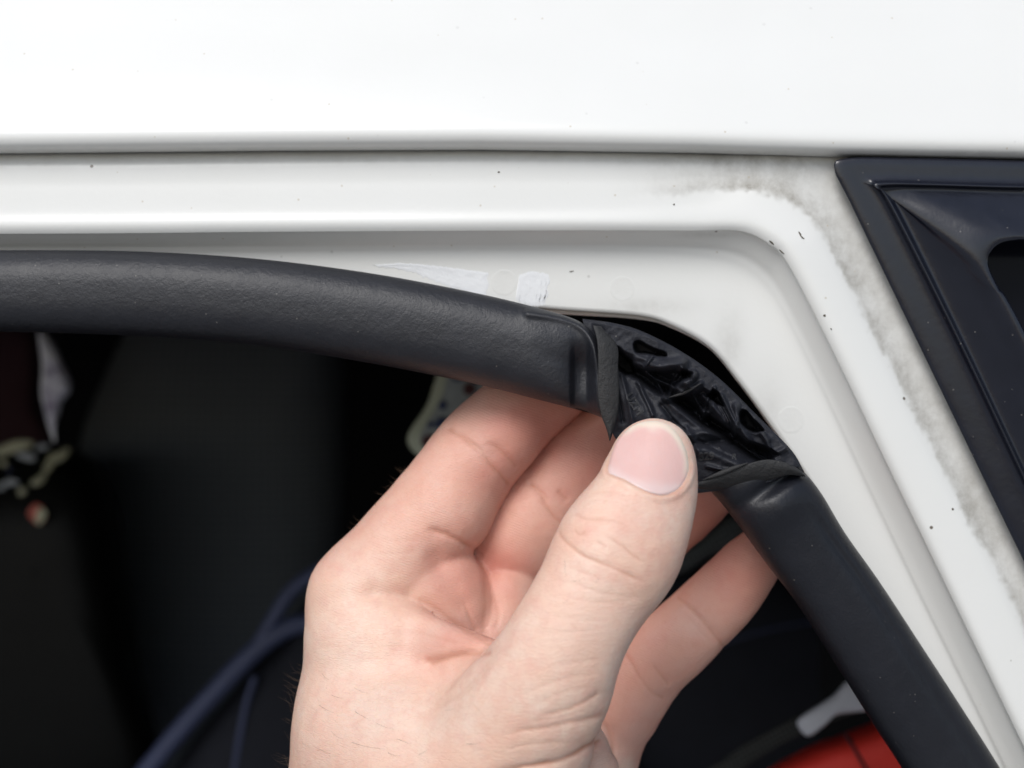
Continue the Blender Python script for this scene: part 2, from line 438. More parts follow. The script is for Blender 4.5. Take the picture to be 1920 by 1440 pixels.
# spot welds pressed through the flange, and smears of old sealant
def surf_depth(x, y):
    k = np.argmin((gx - x) ** 2 + (gy - y) ** 2); return gd[k]
for (x, y, r) in [(945, 530, 25), (1167, 541, 24), (1483, 787, 26)]:
    d = surf_depth(x, y); n = 40; rr = [0, 0.55, 0.72, 0.86, 0.95, 1.04]; hh = [0.042, 0.042, 0.042, 0.02, 0.03, 0.07]
    Vv = []
    for q, h in zip(rr, hh):
        for a in np.linspace(0, 2 * np.pi, n, endpoint=False):
            xx, y2 = x + r * q * math.cos(a), y + r * q * math.sin(a)
            Vv.append(P(xx, y2, surf_depth(xx, y2) + h - 0.05))
    o = mesh_obj('weld_mark', Vv, grid_faces(len(rr), n, True), M['paint'], car)
    attr(o, 'grime', np.full(len(Vv), 0.05)); attr(o, 'specks', np.zeros(len(Vv)))
M['sealant'] = mat_plain('old_sealant', (0.80, 0.81, 0.82), 0.45, 0.5, 420, 0.06, 0.5, 0.0003)
def smear(top, bot, name='sealant_smear'):
    n_, m_ = 70, 14
    a = cr(top, n_); b = cr(bot, n_)
    a[:, 1] += rng.normal(0, 0.7, n_); b[:, 1] += rng.normal(0, 1.4, n_)
    t_ = np.linspace(0, 1, m_)[None, :, None]; g_ = a[:, None] * (1 - t_) + b[:, None] * t_
    g_[..., 0] += np.convolve(rng.normal(0, 3.5, m_ + 2), [0.3, 0.4, 0.3], 'valid')[None, :] * np.linspace(0, 1, n_)[:, None]
    lift = 0.07 * np.minimum(1, np.minimum(np.arange(m_), np.arange(m_)[::-1]) / 1.0)[None, :] * np.minimum(1, np.minimum(np.arange(n_), np.arange(n_)[::-1]) / 1.0)[:, None] - 0.01
    d_ = np.array([[surf_depth(x, y) for x, y in r_] for r_ in g_[::6]]); d_ = np.array([np.interp(np.arange(n_), np.arange(0, n_, 6), c_) for c_ in d_.T]).T
    Vv = PV(g_[..., 0], g_[..., 1], d_ - lift).reshape(-1, 3)
    return mesh_obj(name, Vv, grid_faces(n_, m_), M['sealant'], car)
smear([(698,497),(760,494),(840,501),(918,511)], [(700,499),(762,508),(838,536),(912,562)])
smear([(974,515),(995,509),(1012,510),(1030,514)], [(966,562),(985,572),(1008,574),(1024,570)])
# chips in the paint on the lip edge, down to dark metal
M['chip'] = mat_plain('bare_metal_chip', (0.09, 0.075, 0.055), 0.7, 0.3)
def chip(pts, off=0.12):
    out = cr(pts, 20, closed=True); c = out.mean(0); out = c + (out - c) * 0.75
    Vv = [P(c[0], c[1], surf_depth(*c) - off)] + [P(a, b, surf_depth(a, b) - off * 0.6) for a, b in out]
    return mesh_obj('paint_chip', Vv, [[0, 1 + i, 1 + (i + 1) % 20] for i in range(20)], M['chip'], car)
for pts in ([(1495, 431), (1501, 436), (1504, 444), (1511, 450), (1505, 449), (1499, 441)],
            [(1440, 450), (1447, 452), (1453, 460), (1447, 458)], [(1459, 466), (1465, 470), (1473, 478), (1466, 475)],
            [(1543, 590), (1548, 589), (1549, 594), (1544, 594)], [(1262, 382), (1265, 381), (1266, 385), (1262, 385)],
            [(1556, 615), (1560, 616), (1559, 620)], [(1784, 953), (1788, 952), (1789, 957), (1785, 957)],
            [(932, 322), (938, 321), (936, 325)], [(1066, 509), (1072, 508), (1078, 507), (1071, 511)]):
    chip(pts)

# black trim on the pillar with its quarter-light opening
T = dict(
 a=[(2130,1480),(1920,1052),(1740,680),(1602,395),(1566,318),(1590,297),(1700,296),(1920,301),(2250,306)],
 b=[(2134,1478),(1924,1050),(1744,678),(1606,394),(1570,319),(1592,300),(1700,300),(1920,305),(2250,310)],
 c=[(2180,1455),(1968,1028),(1790,655),(1654,385),(1626,342),(1650,334),(1730,335),(1920,340),(2250,345)],
 d=[(2196,1447),(1982,1021),(1804,648),(1672,385),(1644,352),(1664,345),(1740,346),(1920,351),(2250,356)],
 e=[(2206,1442),(1992,1016),(1814,643),(1696,405),(1668,368),(1688,358),(1750,357),(1920,362),(2250,367)],
 f=[(2250,1420),(2040,990),(1862,622),(1788,482),(1752,424),(1772,400),(1830,397),(1930,402),(2250,407)],
 h=[(2290,1400),(2078,970),(1902,602),(1862,535),(1842,486),(1858,455),(1895,444),(1965,444),(2250,447)],
 k=[(2298,1396),(2086,966),(1910,600),(1870,534),(1851,488),(1865,462),(1898,452),(1965,452),(2250,455)],
)
trows = [(T['a'], 3.5), (T['a'], -1.5), (T['b'], -3.4), (T['c'], -3.6), (T['d'], -5.0), (T['e'], -3.6), (T['f'], -6.2), (T['h'], -8.8), (T['k'], -5.5), (T['k'], 9.0)]
tg = loft(trows, 200, 8)
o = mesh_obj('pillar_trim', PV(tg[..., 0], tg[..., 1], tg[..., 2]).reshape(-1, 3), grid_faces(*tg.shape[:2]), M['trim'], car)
o['label'] = 'black plastic pillar trim with a sloped sheen and dust'
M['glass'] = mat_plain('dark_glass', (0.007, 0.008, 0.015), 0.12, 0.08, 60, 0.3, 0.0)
k = np.array(T['k'] + [(2300, 460)], float)
gl = [P(a, b, 8.2) for a, b in cr(T['k'], 60)] + [P(2300, 1400, 8.2)]
gl2 = [p + np.array([0, 3, 0]) for p in gl]
n = len(gl)
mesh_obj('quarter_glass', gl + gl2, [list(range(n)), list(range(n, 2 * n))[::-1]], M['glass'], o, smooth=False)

# the dark cabin behind the opening: head lining, far side, floor and end walls
def box(name, lo, hi, mat, parent, skip=()):
    x0, y0, z0 = lo; x1, y1, z1 = hi
    v = [(x0,y0,z0),(x1,y0,z0),(x1,y1,z0),(x0,y1,z0),(x0,y0,z1),(x1,y0,z1),(x1,y1,z1),(x0,y1,z1)]
    f = dict(bottom=[0,3,2,1], top=[4,5,6,7], front=[0,1,5,4], back=[2,3,7,6], left=[0,4,7,3], right=[1,2,6,5])
    return mesh_obj(name, v, [q for k_, q in f.items() if k_ not in skip], mat, parent, smooth=False)
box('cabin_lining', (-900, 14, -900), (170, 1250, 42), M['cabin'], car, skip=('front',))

# ------------------------------------------------------------------ the rubber door seal, pulled off the flange at the corner
seal = empty('door_seal', P(1290, 760, -6), 'black rubber door seal pulled off the white flange at its moulded corner', 'door seal')

def edge_tube(name, A, B, depth, thick, n, nv, mat, shape=None, sq=2.6, back=0.6):
    """soft tube between two outline curves (px); depth and thickness (mm) per control point"""
    ctl = np.column_stack([np.array(A, float), np.array(B, float), depth, thick]); c_ = cr(ctl, n)
    th = np.linspace(0, 2 * np.pi, nv, endpoint=False)
    cs, sn = np.cos(th), np.sin(th)
    ex = 2.0 / sq
    u = np.sign(cs) * np.abs(cs) ** ex; w = np.sign(sn) * np.abs(sn) ** ex
    mid = (c_[:, :2] + c_[:, 2:4]) / 2; half = (c_[:, :2] - c_[:, 2:4]) / 2
    px = mid[:, 0:1] + half[:, 0:1] * u; py = mid[:, 1:2] + half[:, 1:2] * u
    w2 = np.where(w > 0, w, w * back)
    dd = c_[:, 4:5] - c_[:, 5:6] * w2
    if shape is not None: dd = dd + shape(px, py, u, w)
    Vv = PV(px, py, dd).reshape(-1, 3)
    Vv = np.vstack([Vv, Vv.reshape(n, nv, 3)[0].mean(0), Vv.reshape(n, nv, 3)[-1].mean(0)])
    Fv = [list(f) for f in grid_faces(n, nv, True, flip=True)]
    for q in range(nv):
        Fv.append([n * nv, (q + 1) % nv, q]); Fv.append([n * nv + 1, (n - 1) * nv + q, (n - 1) * nv + (q + 1) % nv])
    return mesh_obj(name, Vv, Fv, mat, seal)

def left_shape(px, py, u, w):
    f = (w > 0).astype(float)
    # the hollow where the bulb collapses beside the collar, and the proud collar ridge
    dc, _ = dist_poly(px, py, cr([(990,586),(1050,595),(1090,611),(1110,640),(1119,690),(1122,740),(1126,790)], 30))
    ridge = np.exp(-(dc / 9.0) ** 2) * 1.5
    dish = np.exp(-((px - 1092) / 30) ** 2 - ((py - 705) / 62) ** 2) * 2.6
    hol = sstep(1066, 1079, px) * (1 - sstep(1098, 1116, px)) * 1.5 * sstep(630, 690, py)
    soft = sstep(985, 1060, px) * 1.2 * (1 - np.abs(u)) * f
    wob = 0.25 * np.sin(px / 140.0) * f
    return f * (dish + hol + soft - ridge) + wob
edge_tube('seal_tube',
    [(-800,476),(-200,470),(0,469),(250,471),(480,485),(700,513),(900,551),(1030,583),(1085,602),(1112,622),(1130,640)],
    [(-800,626),(-200,622),(0,622),(250,630),(480,648),(700,682),(900,722),(1020,752),(1075,766),(1110,776),(1134,786)],
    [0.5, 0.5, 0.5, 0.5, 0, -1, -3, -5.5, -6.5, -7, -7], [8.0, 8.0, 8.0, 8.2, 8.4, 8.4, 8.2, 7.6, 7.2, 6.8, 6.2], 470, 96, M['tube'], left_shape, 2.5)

def right_shape(px, py, u, w):
    f = (w > 0).astype(float)
    # along the leg: distance below the collar
    s = (px - 1420) * 0.55 + (py - 900) * 0.835
    dent = np.exp(-((s - 24) / 15) ** 2) * 2.6 * (0.35 + 0.65 * sstep(-0.6, 0.5, u))
    lump = -np.exp(-((s - 70) / 34) ** 2) * 1.5 * (1 - np.abs(u))
    flatten = 0.5 * np.sin(s / 95.0)
    groove = 0.8 * np.exp(-((u - 0.62) / 0.10) ** 2) * sstep(60, 160, s)
    return f * (dent + lump + groove) + flatten * f
edge_tube('seal_tube',
    [(1470,862),(1506,884),(1540,925),(1585,1000),(1650,1092),(1722,1202),(1800,1322),(1870,1432),(1990,1630)],
    [(1290,880),(1336,925),(1375,972),(1432,1050),(1500,1140),(1570,1250),(1640,1362),(1698,1452),(1810,1640)],
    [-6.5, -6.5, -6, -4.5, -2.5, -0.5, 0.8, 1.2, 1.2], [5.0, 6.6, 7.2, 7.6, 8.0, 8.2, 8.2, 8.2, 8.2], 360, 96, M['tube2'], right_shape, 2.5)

# moulded corner: a curved wall with a rim, truss ribs, open pockets and folds pressed into it
rim = cr([(1092,598),(1150,606),(1205,622),(1282,662),(1352,713),(1420,780),(1482,842),(1508,884)], 300)
inn = cr([(1130,770),(1150,815),(1185,862),(1230,905),(1275,925),(1330,922),(1400,910),(1468,900)], 300)
NV = 190; tt = np.linspace(0, 1, NV)
CX = rim[:, None, 0] * (1 - tt) + inn[:, None, 0] * tt; CY = rim[:, None, 1] * (1 - tt) + inn[:, None, 1] * tt
drim, _ = dist_poly(CX, CY, rim)
h = 0.8 * sstep(0, 6, drim) + 5.2                                   # body up to the rim top
h -= 3.0 * sstep(44, 60, drim)                                      # steps down behind the rim
wall = [(1120,690),(1180,715),(1235,765),(1290,815),(1350,862),(1420,888)]
dw, _ = dist_poly(CX, CY, wall)
below = sstep(0.42, 0.62, tt)[None, :] * np.ones_like(CX)
h = h * (1 - below) + below * (3.4 + 2.6 * np.exp(-(dw / 62) ** 2))
def stroke(pts, w, amp, power=2.0, n=40):
    global h
    d, _ = dist_poly(CX, CY, cr(pts, n) if len(pts) > 2 else np.array(pts, float)); h = h + amp * np.exp(-(d / w) ** power)
def pocket(poly, depth, soft=5.0, floor=None):
    global h
    pl = np.array(poly, float); d, _ = dist_poly(CX, CY, np.vstack([pl, pl[:1]])); s_ = np.where(in_poly(CX, CY, pl), d, -d)
    h = h - 2.0 * depth * sstep(-soft * .4, soft * 1.2, s_)
# long valley between rim and wall
stroke([(1156,664),(1172,684),(1200,702),(1228,722),(1262,742),(1300,772),(1332,796),(1362,812),(1400,838),(1438,862)], 10, -7.0, 3)
pocket([(1153,655),(1166,660),(1186,676),(1190,700),(1172,704),(1156,690)], 3.5)
pocket(cr([(1189,642),(1200,639),(1216,648),(1232,655),(1247,660),(1249,668),(1232,668),(1214,664),(1194,662),(1188,652)], 40, True), 3.2, 4)
stroke([(1192,684),(1220,688),(1250,686),(1278,680)], 9, 3.2)                # rib
stroke([(1190,672),(1240,676),(1285,690)], 6, 0.8)
pocket([(1205,694),(1262,692),(1298,698),(1290,712),(1262,722),(1240,715)], 2.2, 6)
pocket([(1276,692),(1300,698),(1297,712),(1280,708)], 2.5, 5)
stroke([(1298,704),(1276,728),(1252,744)], 10, 3.4, 4)                        # tab
stroke([(1250,746),(1280,736),(1314,719)], 4, 1.8)
pocket([(1258,756),(1318,727),(1342,742),(1330,770),(1300,770),(1275,762)], 2.2, 7)
pocket([(1326,742),(1337,728),(1350,738),(1362,764),(1345,760)], 3.8, 4)
stroke([(1318,742),(1340,768),(1362,800)], 7, 2.0)
stroke([(1346,756),(1358,775),(1366,792)], 2.2, 1.0)
stroke([(1380,762),(1384,790),(1402,826)], 7, 2.2)                            # rib
pocket([(1318,788),(1330,776),(1362,800),(1376,812),(1350,806)], 3.0, 5)
pocket(cr([(1386,774),(1396,768),(1410,782),(1426,798),(1432,808),(1414,812),(1398,804),(1386,790)], 40, True), 4.0, 4)
stroke([(1404,806),(1424,812),(1440,824)], 5, 1.0)
pocket([(1402,826),(1440,838),(1462,852),(1446,862),(1420,850)], 2.6, 6)
stroke([(1440,856),(1470,842),(1478,834)], 5, 1.2)
# folds on the lower wall
stroke([(1196,712),(1206,738),(1216,758),(1224,778)], 4.5, 1.3)
stroke([(1212,716),(1226,744),(1246,776)], 10, 0.9)
stroke([(1236,728),(1262,760),(1300,790),(1330,812)], 11, 1.6)
stroke([(1286,816),(1316,812),(1350,812),(1368,822)], 7, 1.5)
stroke([(1280,832),(1316,832),(1356,826),(1374,828)], 6, -1.8)
stroke([(1318,838),(1350,852),(1380,868)], 14, 1.3)
stroke([(1260,790),(1270,800),(1272,816)], 4, -0.7)
# narrow truss ribs and twisted wrinkles
for pts_, w_, a_ in [([(1212,698),(1230,716),(1246,738)], 3.5, 2.4), ([(1300,742),(1314,764),(1328,792)], 3.5, 2.4), ([(1352,742),(1366,768),(1382,802)], 3.5, 2.6), ([(1412,786),(1426,808),(1442,838)], 3.5, 2.2),
                     ([(1278,690),(1262,716),(1256,742)], 3.2, 1.8), ([(1340,728),(1326,752),(1318,784)], 3.2, 1.8), ([(1396,768),(1382,792),(1378,818)], 3.2, 1.8), ([(1230,660),(1216,678),(1206,694)], 3.0, 1.4),
                     ([(1166,704),(1176,742),(1186,790),(1200,830)], 4.5, 0.9), ([(1150,700),(1160,745),(1168,790)], 4.0, -0.8), ([(1286,800),(1300,824),(1312,852)], 4.5, 0.8), ([(1326,874),(1362,882),(1404,880)], 4.5, 0.9),
                     ([(1240,760),(1262,788),(1282,806)], 3.5, -0.9), ([(1310,826),(1340,842),(1370,856)], 3.5, -0.8)]:
    stroke(pts_, w_, a_)
h = np.maximum(h, -8.0)
npts = np.column_stack([CX.ravel(), CY.ravel(), CX.ravel() * 0])
h = h + (0.12 * vnoise(npts, 9, 31) + 0.25 * vnoise(npts, 30, 32)).reshape(h.shape)
uu_ = np.linspace(0, 1, 300)[:, None]
DEP = -7.5 - h + 1.2 * uu_ + 5.0 * (1 - sstep(0.03, 0.11, uu_)) + 3.0 * sstep(0.95, 1.0, uu_)
Vt = PV(CX, CY, DEP).reshape(-1, 3)
bk = PV(CX, CY, np.full_like(CX, 3.0)).reshape(300, NV, 3)
loop = [(i_, 0) for i_ in range(300)] + [(299, j) for j in range(1, NV)] + [(i_, NV - 1) for i_ in range(298, -1, -1)] + [(0, j) for j in range(NV - 2, 0, -1)]
Vb = [bk[a, b] for a, b in loop]; b0 = len(Vt); nl = len(loop)
Fc = [list(f) for f in grid_faces(300, NV)]
for q in range(nl):
    a, b = loop[q]; a2, b2 = loop[(q + 1) % nl]
    Fc.append([a * NV + b, a2 * NV + b2, b0 + (q + 1) % nl, b0 + q])
Fc.append([b0 + q for q in range(nl)])
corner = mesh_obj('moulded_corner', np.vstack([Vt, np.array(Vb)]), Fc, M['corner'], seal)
def wall_depth(x, y): 
    k_ = np.argmin((CX - x) ** 2 + (CY - y) ** 2); return DEP.ravel()[k_]

def leaf(name, A, B, dA, dB, bow, th, mat):
    """thin rubber lip between two edge curves"""
    n_, m_ = 60, 16
    a = cr(np.column_stack([np.array(A, float), dA]), n_); b = cr(np.column_stack([np.array(B, float), dB]), n_)
    t_ = np.linspace(0, 1, m_)[None, :, None]
    g_ = a[:, None, :] * (1 - t_) + b[:, None, :] * t_
    g_[..., 2] -= bow * 4 * t_[..., 0] * (1 - t_[..., 0])
    fr_ = PV(g_[..., 0], g_[..., 1], g_[..., 2]).reshape(-1, 3); bk_ = fr_ + np.array([0, th, 0])
    f1 = grid_faces(n_, m_); nn = n_ * m_
    Fv = [list(f) for f in f1] + [[q + nn for q in f[::-1]] for f in f1]
    lp = [i_ * m_ for i_ in range(n_)] + [(n_ - 1) * m_ + j for j in range(1, m_)] + [i_ * m_ + m_ - 1 for i_ in range(n_ - 2, -1, -1)] + list(range(m_ - 2, 0, -1))
    for q in range(len(lp)): Fv.append([lp[q], lp[(q + 1) % len(lp)], lp[(q + 1) % len(lp)] + nn, lp[q] + nn])
    return mesh_obj(name, np.vstack([fr_, bk_]), Fv, mat, seal)
leaf('lip_flap', [(1112,610),(1120,640),(1122,690),(1121,735),(1127,775),(1138,806),(1143,826)],
                 [(1128,612),(1157,648),(1159,690),(1161,730),(1159,768),(1152,800),(1144,827)],
                 [-13.5,-15.2,-15.6,-15.6,-15.2,-14.6,-14.2], [-12.5,-13.6,-14.2,-14.6,-14.6,-14.4,-14.2], 0.5, 0.9, M['flap'])
leaf('lip_flap', [(1296,908),(1330,898),(1372,882),(1410,868),(1440,862),(1468,866),(1492,876),(1508,888)],
                 [(1298,914),(1332,918),(1376,913),(1420,905),(1452,897),(1478,891),(1498,892),(1510,894)],
                 [-14.0,-14.3,-14.6,-14.6,-14.2,-13.6,-12.6,-11.0], [-13.4,-12.4,-12.2,-12.2,-12.4,-12.4,-11.8,-10.8], 0.7, 0.9, M['flap'])
# paler beads laid along two edges
def bead(pts, r, mat, off=0.15, name='pale_edge'):
    c_ = cr(pts, 40); pa = [P(x, y, d - off) for x, y, d in c_]
    return mesh_obj(name, *sweep(pa, r * np.sin(np.linspace(0.15, np.pi - 0.15, 40)) , 8), mat, seal)
bead([(1318,900,-14.2),(1345,890,-14.5),(1375,878,-14.7),(1402,868,-14.7)], 0.55, M['flap'])
bead([(1252,746,wall_depth(1252,744)),(1284,736,wall_depth(1284,734)),(1314,719,wall_depth(1312,719))], 0.35, M['flap'])

M['letter'] = mat_plain('lit_lettering', (0.05, 0.051, 0.055), 0.5, 0.5, 300, 0.3)  # lighter grey paints in the light caught by the letter edges
# raised lettering on the wall, thin outlines
def lettering(txt, x, y, size_px, rot, name='raised_letters'):
    cu = bpy.data.curves.new(name, 'FONT'); cu.body = txt; cu.size = 1.0; cu.fill_mode = 'NONE'; cu.bevel_depth = 0.038; cu.bevel_resolution = 1
    ob = bpy.data.objects.new(name, cu); col.objects.link(ob)
    me = ob.evaluated_get(bpy.context.evaluated_depsgraph_get()).to_mesh()
    q = np.zeros(len(me.vertices) * 3, np.float32); me.vertices.foreach_get('co', q); q = q.reshape(-1, 3)
    fs = [list(p_.vertices) for p_ in me.polygons]
    bpy.data.objects.remove(ob); bpy.data.curves.remove(cu)
    ca, sa = math.cos(rot), math.sin(rot)
    px = x + size_px * (q[:, 0] * ca + q[:, 1] * sa); py = y + size_px * (q[:, 0] * sa - q[:, 1] * ca)
    Vv = np.array([P(a, b, wall_depth(a, b) - 0.12 - 0.12 * size_px * z) for a, b, z in zip(px, py, q[:, 2])])
    mesh_obj(name, Vv, fs, M['letter'], seal)
lettering('UZM', 1172, 742, 21, R(58))
lettering('829', 1310, 863, 20, R(-3))
lettering('R', 1372, 860, 14, R(8))

# ------------------------------------------------------------------ the hand: one continuous skin grown from a distance field
H = 0.55
LO = np.array([-58.0, -64.0, -122.0]); HI = np.array([66.0, 52.0, 12.0])
NG = np.ceil((HI - LO) / H).astype(int) + 1
AX = [LO[i] + H * np.arange(NG[i]) for i in range(3)]

def new_field(): return np.full(NG, 60.0, np.float32)
def smin(a, b, k):
    h = np.maximum(k - np.abs(a - b), 0) / k
    return np.minimum(a, b) - h * h * k * 0.25

def add_cone(F, a, b, ra, rb, k, fy=1.0):
    """capsule with two radii between a and b (mm), flattened in depth by fy, joined softly"""
    m = 7 + k; r = max(ra, rb) + m
    lo = np.minimum(a, b) - r; hi = np.maximum(a, b) + r
    i0 = np.clip(np.floor((lo - LO) / H).astype(int), 0, NG); i1 = np.clip(np.ceil((hi - LO) / H).astype(int) + 1, 0, NG)
    if np.any(i1 <= i0): return
    x = AX[0][i0[0]:i1[0], None, None].astype(np.float32); y = AX[1][None, i0[1]:i1[1], None].astype(np.float32); z = AX[2][None, None, i0[2]:i1[2]].astype(np.float32)
    ab = b - a; L = float(ab @ ab) + 1e-9
    t = np.clip(((x - a[0]) * ab[0] + (y - a[1]) * ab[1] + (z - a[2]) * ab[2]) / L, 0, 1)
    dx = x - a[0] - t * ab[0]; dy = (y - a[1] - t * ab[1]) / fy; dz = z - a[2] - t * ab[2]
    d = np.sqrt(dx * dx + dy * dy + dz * dz) - (ra + (rb - ra) * t)
    s = (slice(i0[0], i1[0]), slice(i0[1], i1[1]), slice(i0[2], i1[2]))
    F[s] = smin(F[s], d.astype(np.float32), k)

def chain(F, st, k=3.0, fy=1.0, n=None):
    """stations (px, py, depth mm, radius px) joined into one limb"""
    st = cr(np.array(st, float), n or (len(st) * 2)); 
    pts = [P(s[0], s[1], s[2]) for s in st]; rad = [rmm(s[3], s[2]) for s in st]
    for q in range(len(pts) - 1): add_cone(F, pts[q], pts[q + 1], rad[q], rad[q + 1], k, fy)

def blob(F, px, py, d, r, k=4.0, fy=1.0):
    p = P(px, py, d); add_cone(F, p, p + 1e-3, rmm(r, d), rmm(r, d), k, fy)

thumb = new_field()
chain(thumb, [(1225,861,-25.0,78),(1217,905,-26.5,85),(1204,945,-28.5,94),(1160,1028,-32,116),(1112,1112,-34.5,104),(1066,1192,-36,105),(1030,1270,-35,118),(985,1345,-31,138),(930,1450,-25,165)], 1.5, 0.86, 24)
index = new_field()
chain(index, [(690,1125,7,108),(748,1050,8,100),(800,985,9,95),(868,890,11,87),(898,845,12,83),(945,795,13.5,78),(1000,750,15,74),(1062,705,15,66),(1120,668,13,55)], 1.5, 0.95)
blob(index, 842, 965, 7, 72, 4); blob(index, 925, 850, 8.5, 48, 5); blob(index, 955, 815, 9.5, 52, 5)
middle = new_field()
chain(middle, [(895,1115,22,88),(975,1010,18,88),(1040,930,18.5,84),(1100,862,20,79),(1155,806,20,70),(1205,765,17,60),(1235,742,14,50)], 1.5, 0.95)
ring = new_field()
chain(ring, [(1000,1190,32,90),(1100,1080,32,84),(1200,1005,29,78),(1288,938,23,69),(1355,880,18,60),(1400,842,14,50)], 1.5, 0.95)
pinky = new_field()
chain(pinky, [(1090,1410,26,92),(1160,1318,22,80),(1222,1240,19,71),(1268,1204,17.5,67),(1310,1163,17,64),(1350,1123,16,62),(1388,1080,14.5,57),(1420,1040,12.5,50)], 1.5, 0.95)
palm = new_field()
chain(palm, [(690,1125,7,107),(696,1230,7,119),(704,1340,6,140),(712,1460,4,166),(716,1580,2,180),(716,1730,2,186)], 2, 0.9)
chain(palm, [(882,1140,24,92),(872,1320,20,125),(850,1500,12,150),(830,1730,8,170)], 8)
chain(palm, [(1000,1230,32,90),(968,1380,26,115),(930,1540,14,150),(900,1730,8,170)], 8)
chain(palm, [(1085,1410,27,92),(1040,1500,18,120),(990,1730,8,170)], 8)
chain(palm, [(705,1370,-2,128),(805,1425,-12,128),(900,1455,-20,150)], 10)
mound = new_field()                                     # pads at the finger roots
chain(mound, [(758,1060,10.5,66),(812,1084,8.5,78),(852,1132,8,70),(884,1195,8.5,56)], 3)
deep = new_field(); chain(deep, [(950,1112,13,60),(940,1165,10,56),(918,1212,5,46)], 3)
# first web: from the index side over to the root of the thumb
web = new_field()
chain(web, [(684,1190,2,92),(745,1206,-3,72),(825,1216,-11,44),(880,1224,-17,32),(930,1236,-23,28)], 3)
# heel of the thumb and wrist
chain(palm, [(1020,1455,-12,138),(960,1560,-8,170),(900,1730,-2,190)], 5)
chain(palm, [(850,1500,-10,190),(820,1730,0,210)], 10)

fields = [thumb, index, middle, ring, pinky]
pw = smin(palm, web, 6.0)
D = smin(pw, thumb, 3.5)
for f, k in ((index, 4.0), (middle, 3.0), (ring, 3.0), (pinky, 4.0), (mound, 9.0), (deep, 3.0)):
    D = np.minimum(D, smin(palm, f, k))
palm = np.minimum(np.minimum(palm, web), np.minimum(mound, deep))
D[:, :, 0] = 5.0; D[:, :, -1] = 5.0

def surface_nets(F):
    ins = F < 0
    s = np.zeros(np.array(F.shape) - 1, np.int8)
    for dx in (0, 1):
        for dy in (0, 1):
            for dz in (0, 1):
                s += ins[dx:F.shape[0] - 1 + dx, dy:F.shape[1] - 1 + dy, dz:F.shape[2] - 1 + dz]
    act = (s > 0) & (s < 8); idx = np.argwhere(act)
    vid = np.full(act.shape, -1, np.int64); vid[act] = np.arange(len(idx))
    acc = np.zeros((len(idx), 3)); cnt = np.zeros(len(idx))
    corners = [(x, y, z) for x in (0, 1) for y in (0, 1) for z in (0, 1)]
    val = {c: F[idx[:, 0] + c[0], idx[:, 1] + c[1], idx[:, 2] + c[2]].astype(float) for c in corners}
    for a in range(3):
        for c in corners:
            if c[a]: continue
            d = list(c); d[a] = 1; d = tuple(d)
            va, vb = val[c], val[d]; m = (va < 0) != (vb < 0)
            t = np.where(m, va / np.where(m, va - vb, 1), 0)
            p = np.array(c, float)[None, :].repeat(len(idx), 0); p[:, a] += t
            acc[m] += p[m]; cnt[m] += 1
    V = (idx + acc / cnt[:, None]) * H + LO
    faces = []
    for a in range(3):
        b, c = (a + 1) % 3, (a + 2) % 3
        sl0 = [slice(None)] * 3; sl1 = [slice(None)] * 3
        sl0[a] = slice(0, -1); sl1[a] = slice(1, None)
        for q in (b, c): sl0[q] = slice(1, -1); sl1[q] = slice(1, -1)
        i0, i1 = ins[tuple(sl0)], ins[tuple(sl1)]
        e = np.argwhere(i0 != i1); st = i0[tuple(e.T)]
        for q in (b, c): e[:, q] += 1
        def cell(ob, oc):
            k = e.copy(); k[:, b] += ob; k[:, c] += oc; return vid[tuple(k.T)]
        quad = np.stack([cell(-1, -1), cell(0, -1), cell(0, 0), cell(-1, 0)], -1)
        quad[~st] = quad[~st][:, ::-1]; faces.append(quad)
    F4 = np.vstack(faces); return V, F4[(F4 >= 0).all(1)]

HV, HF = surface_nets(D)
def edges_of(F4):
    e = np.vstack([F4[:, [0, 1]], F4[:, [1, 2]], F4[:, [2, 3]], F4[:, [3, 0]]]); return e
def relax(V, F4, it, lam=0.5):
    e = edges_of(F4); n = len(V)
    deg = np.bincount(e[:, 0], minlength=n) + np.bincount(e[:, 1], minlength=n)
    for _ in range(it):
        acc = np.stack([np.bincount(e[:, 0], V[e[:, 1], k], n) + np.bincount(e[:, 1], V[e[:, 0], k], n) for k in range(3)], -1)
        V = V + lam * (acc / np.maximum(deg, 1)[:, None] - V)
    return V
HV = relax(HV, HF, 6)
def subdivide(V, F4):
    e = np.sort(edges_of(F4), 1); key = e[:, 0].astype(np.int64) * len(V) + e[:, 1]
    uq, inv = np.unique(key, return_inverse=True); inv = inv.reshape(4, len(F4)).T + len(V)
    mid = (V[uq // len(V)] + V[uq % len(V)]) / 2; cen = V[F4].mean(1); cid = len(V) + len(uq) + np.arange(len(F4))
    q = [np.stack([F4[:, k], inv[:, k], cid, inv[:, k - 1]], -1) for k in range(4)]
    return np.vstack([V, mid, cen]), np.vstack(q)
HV, HF = subdivide(HV, HF); HV = relax(HV, HF, 3)

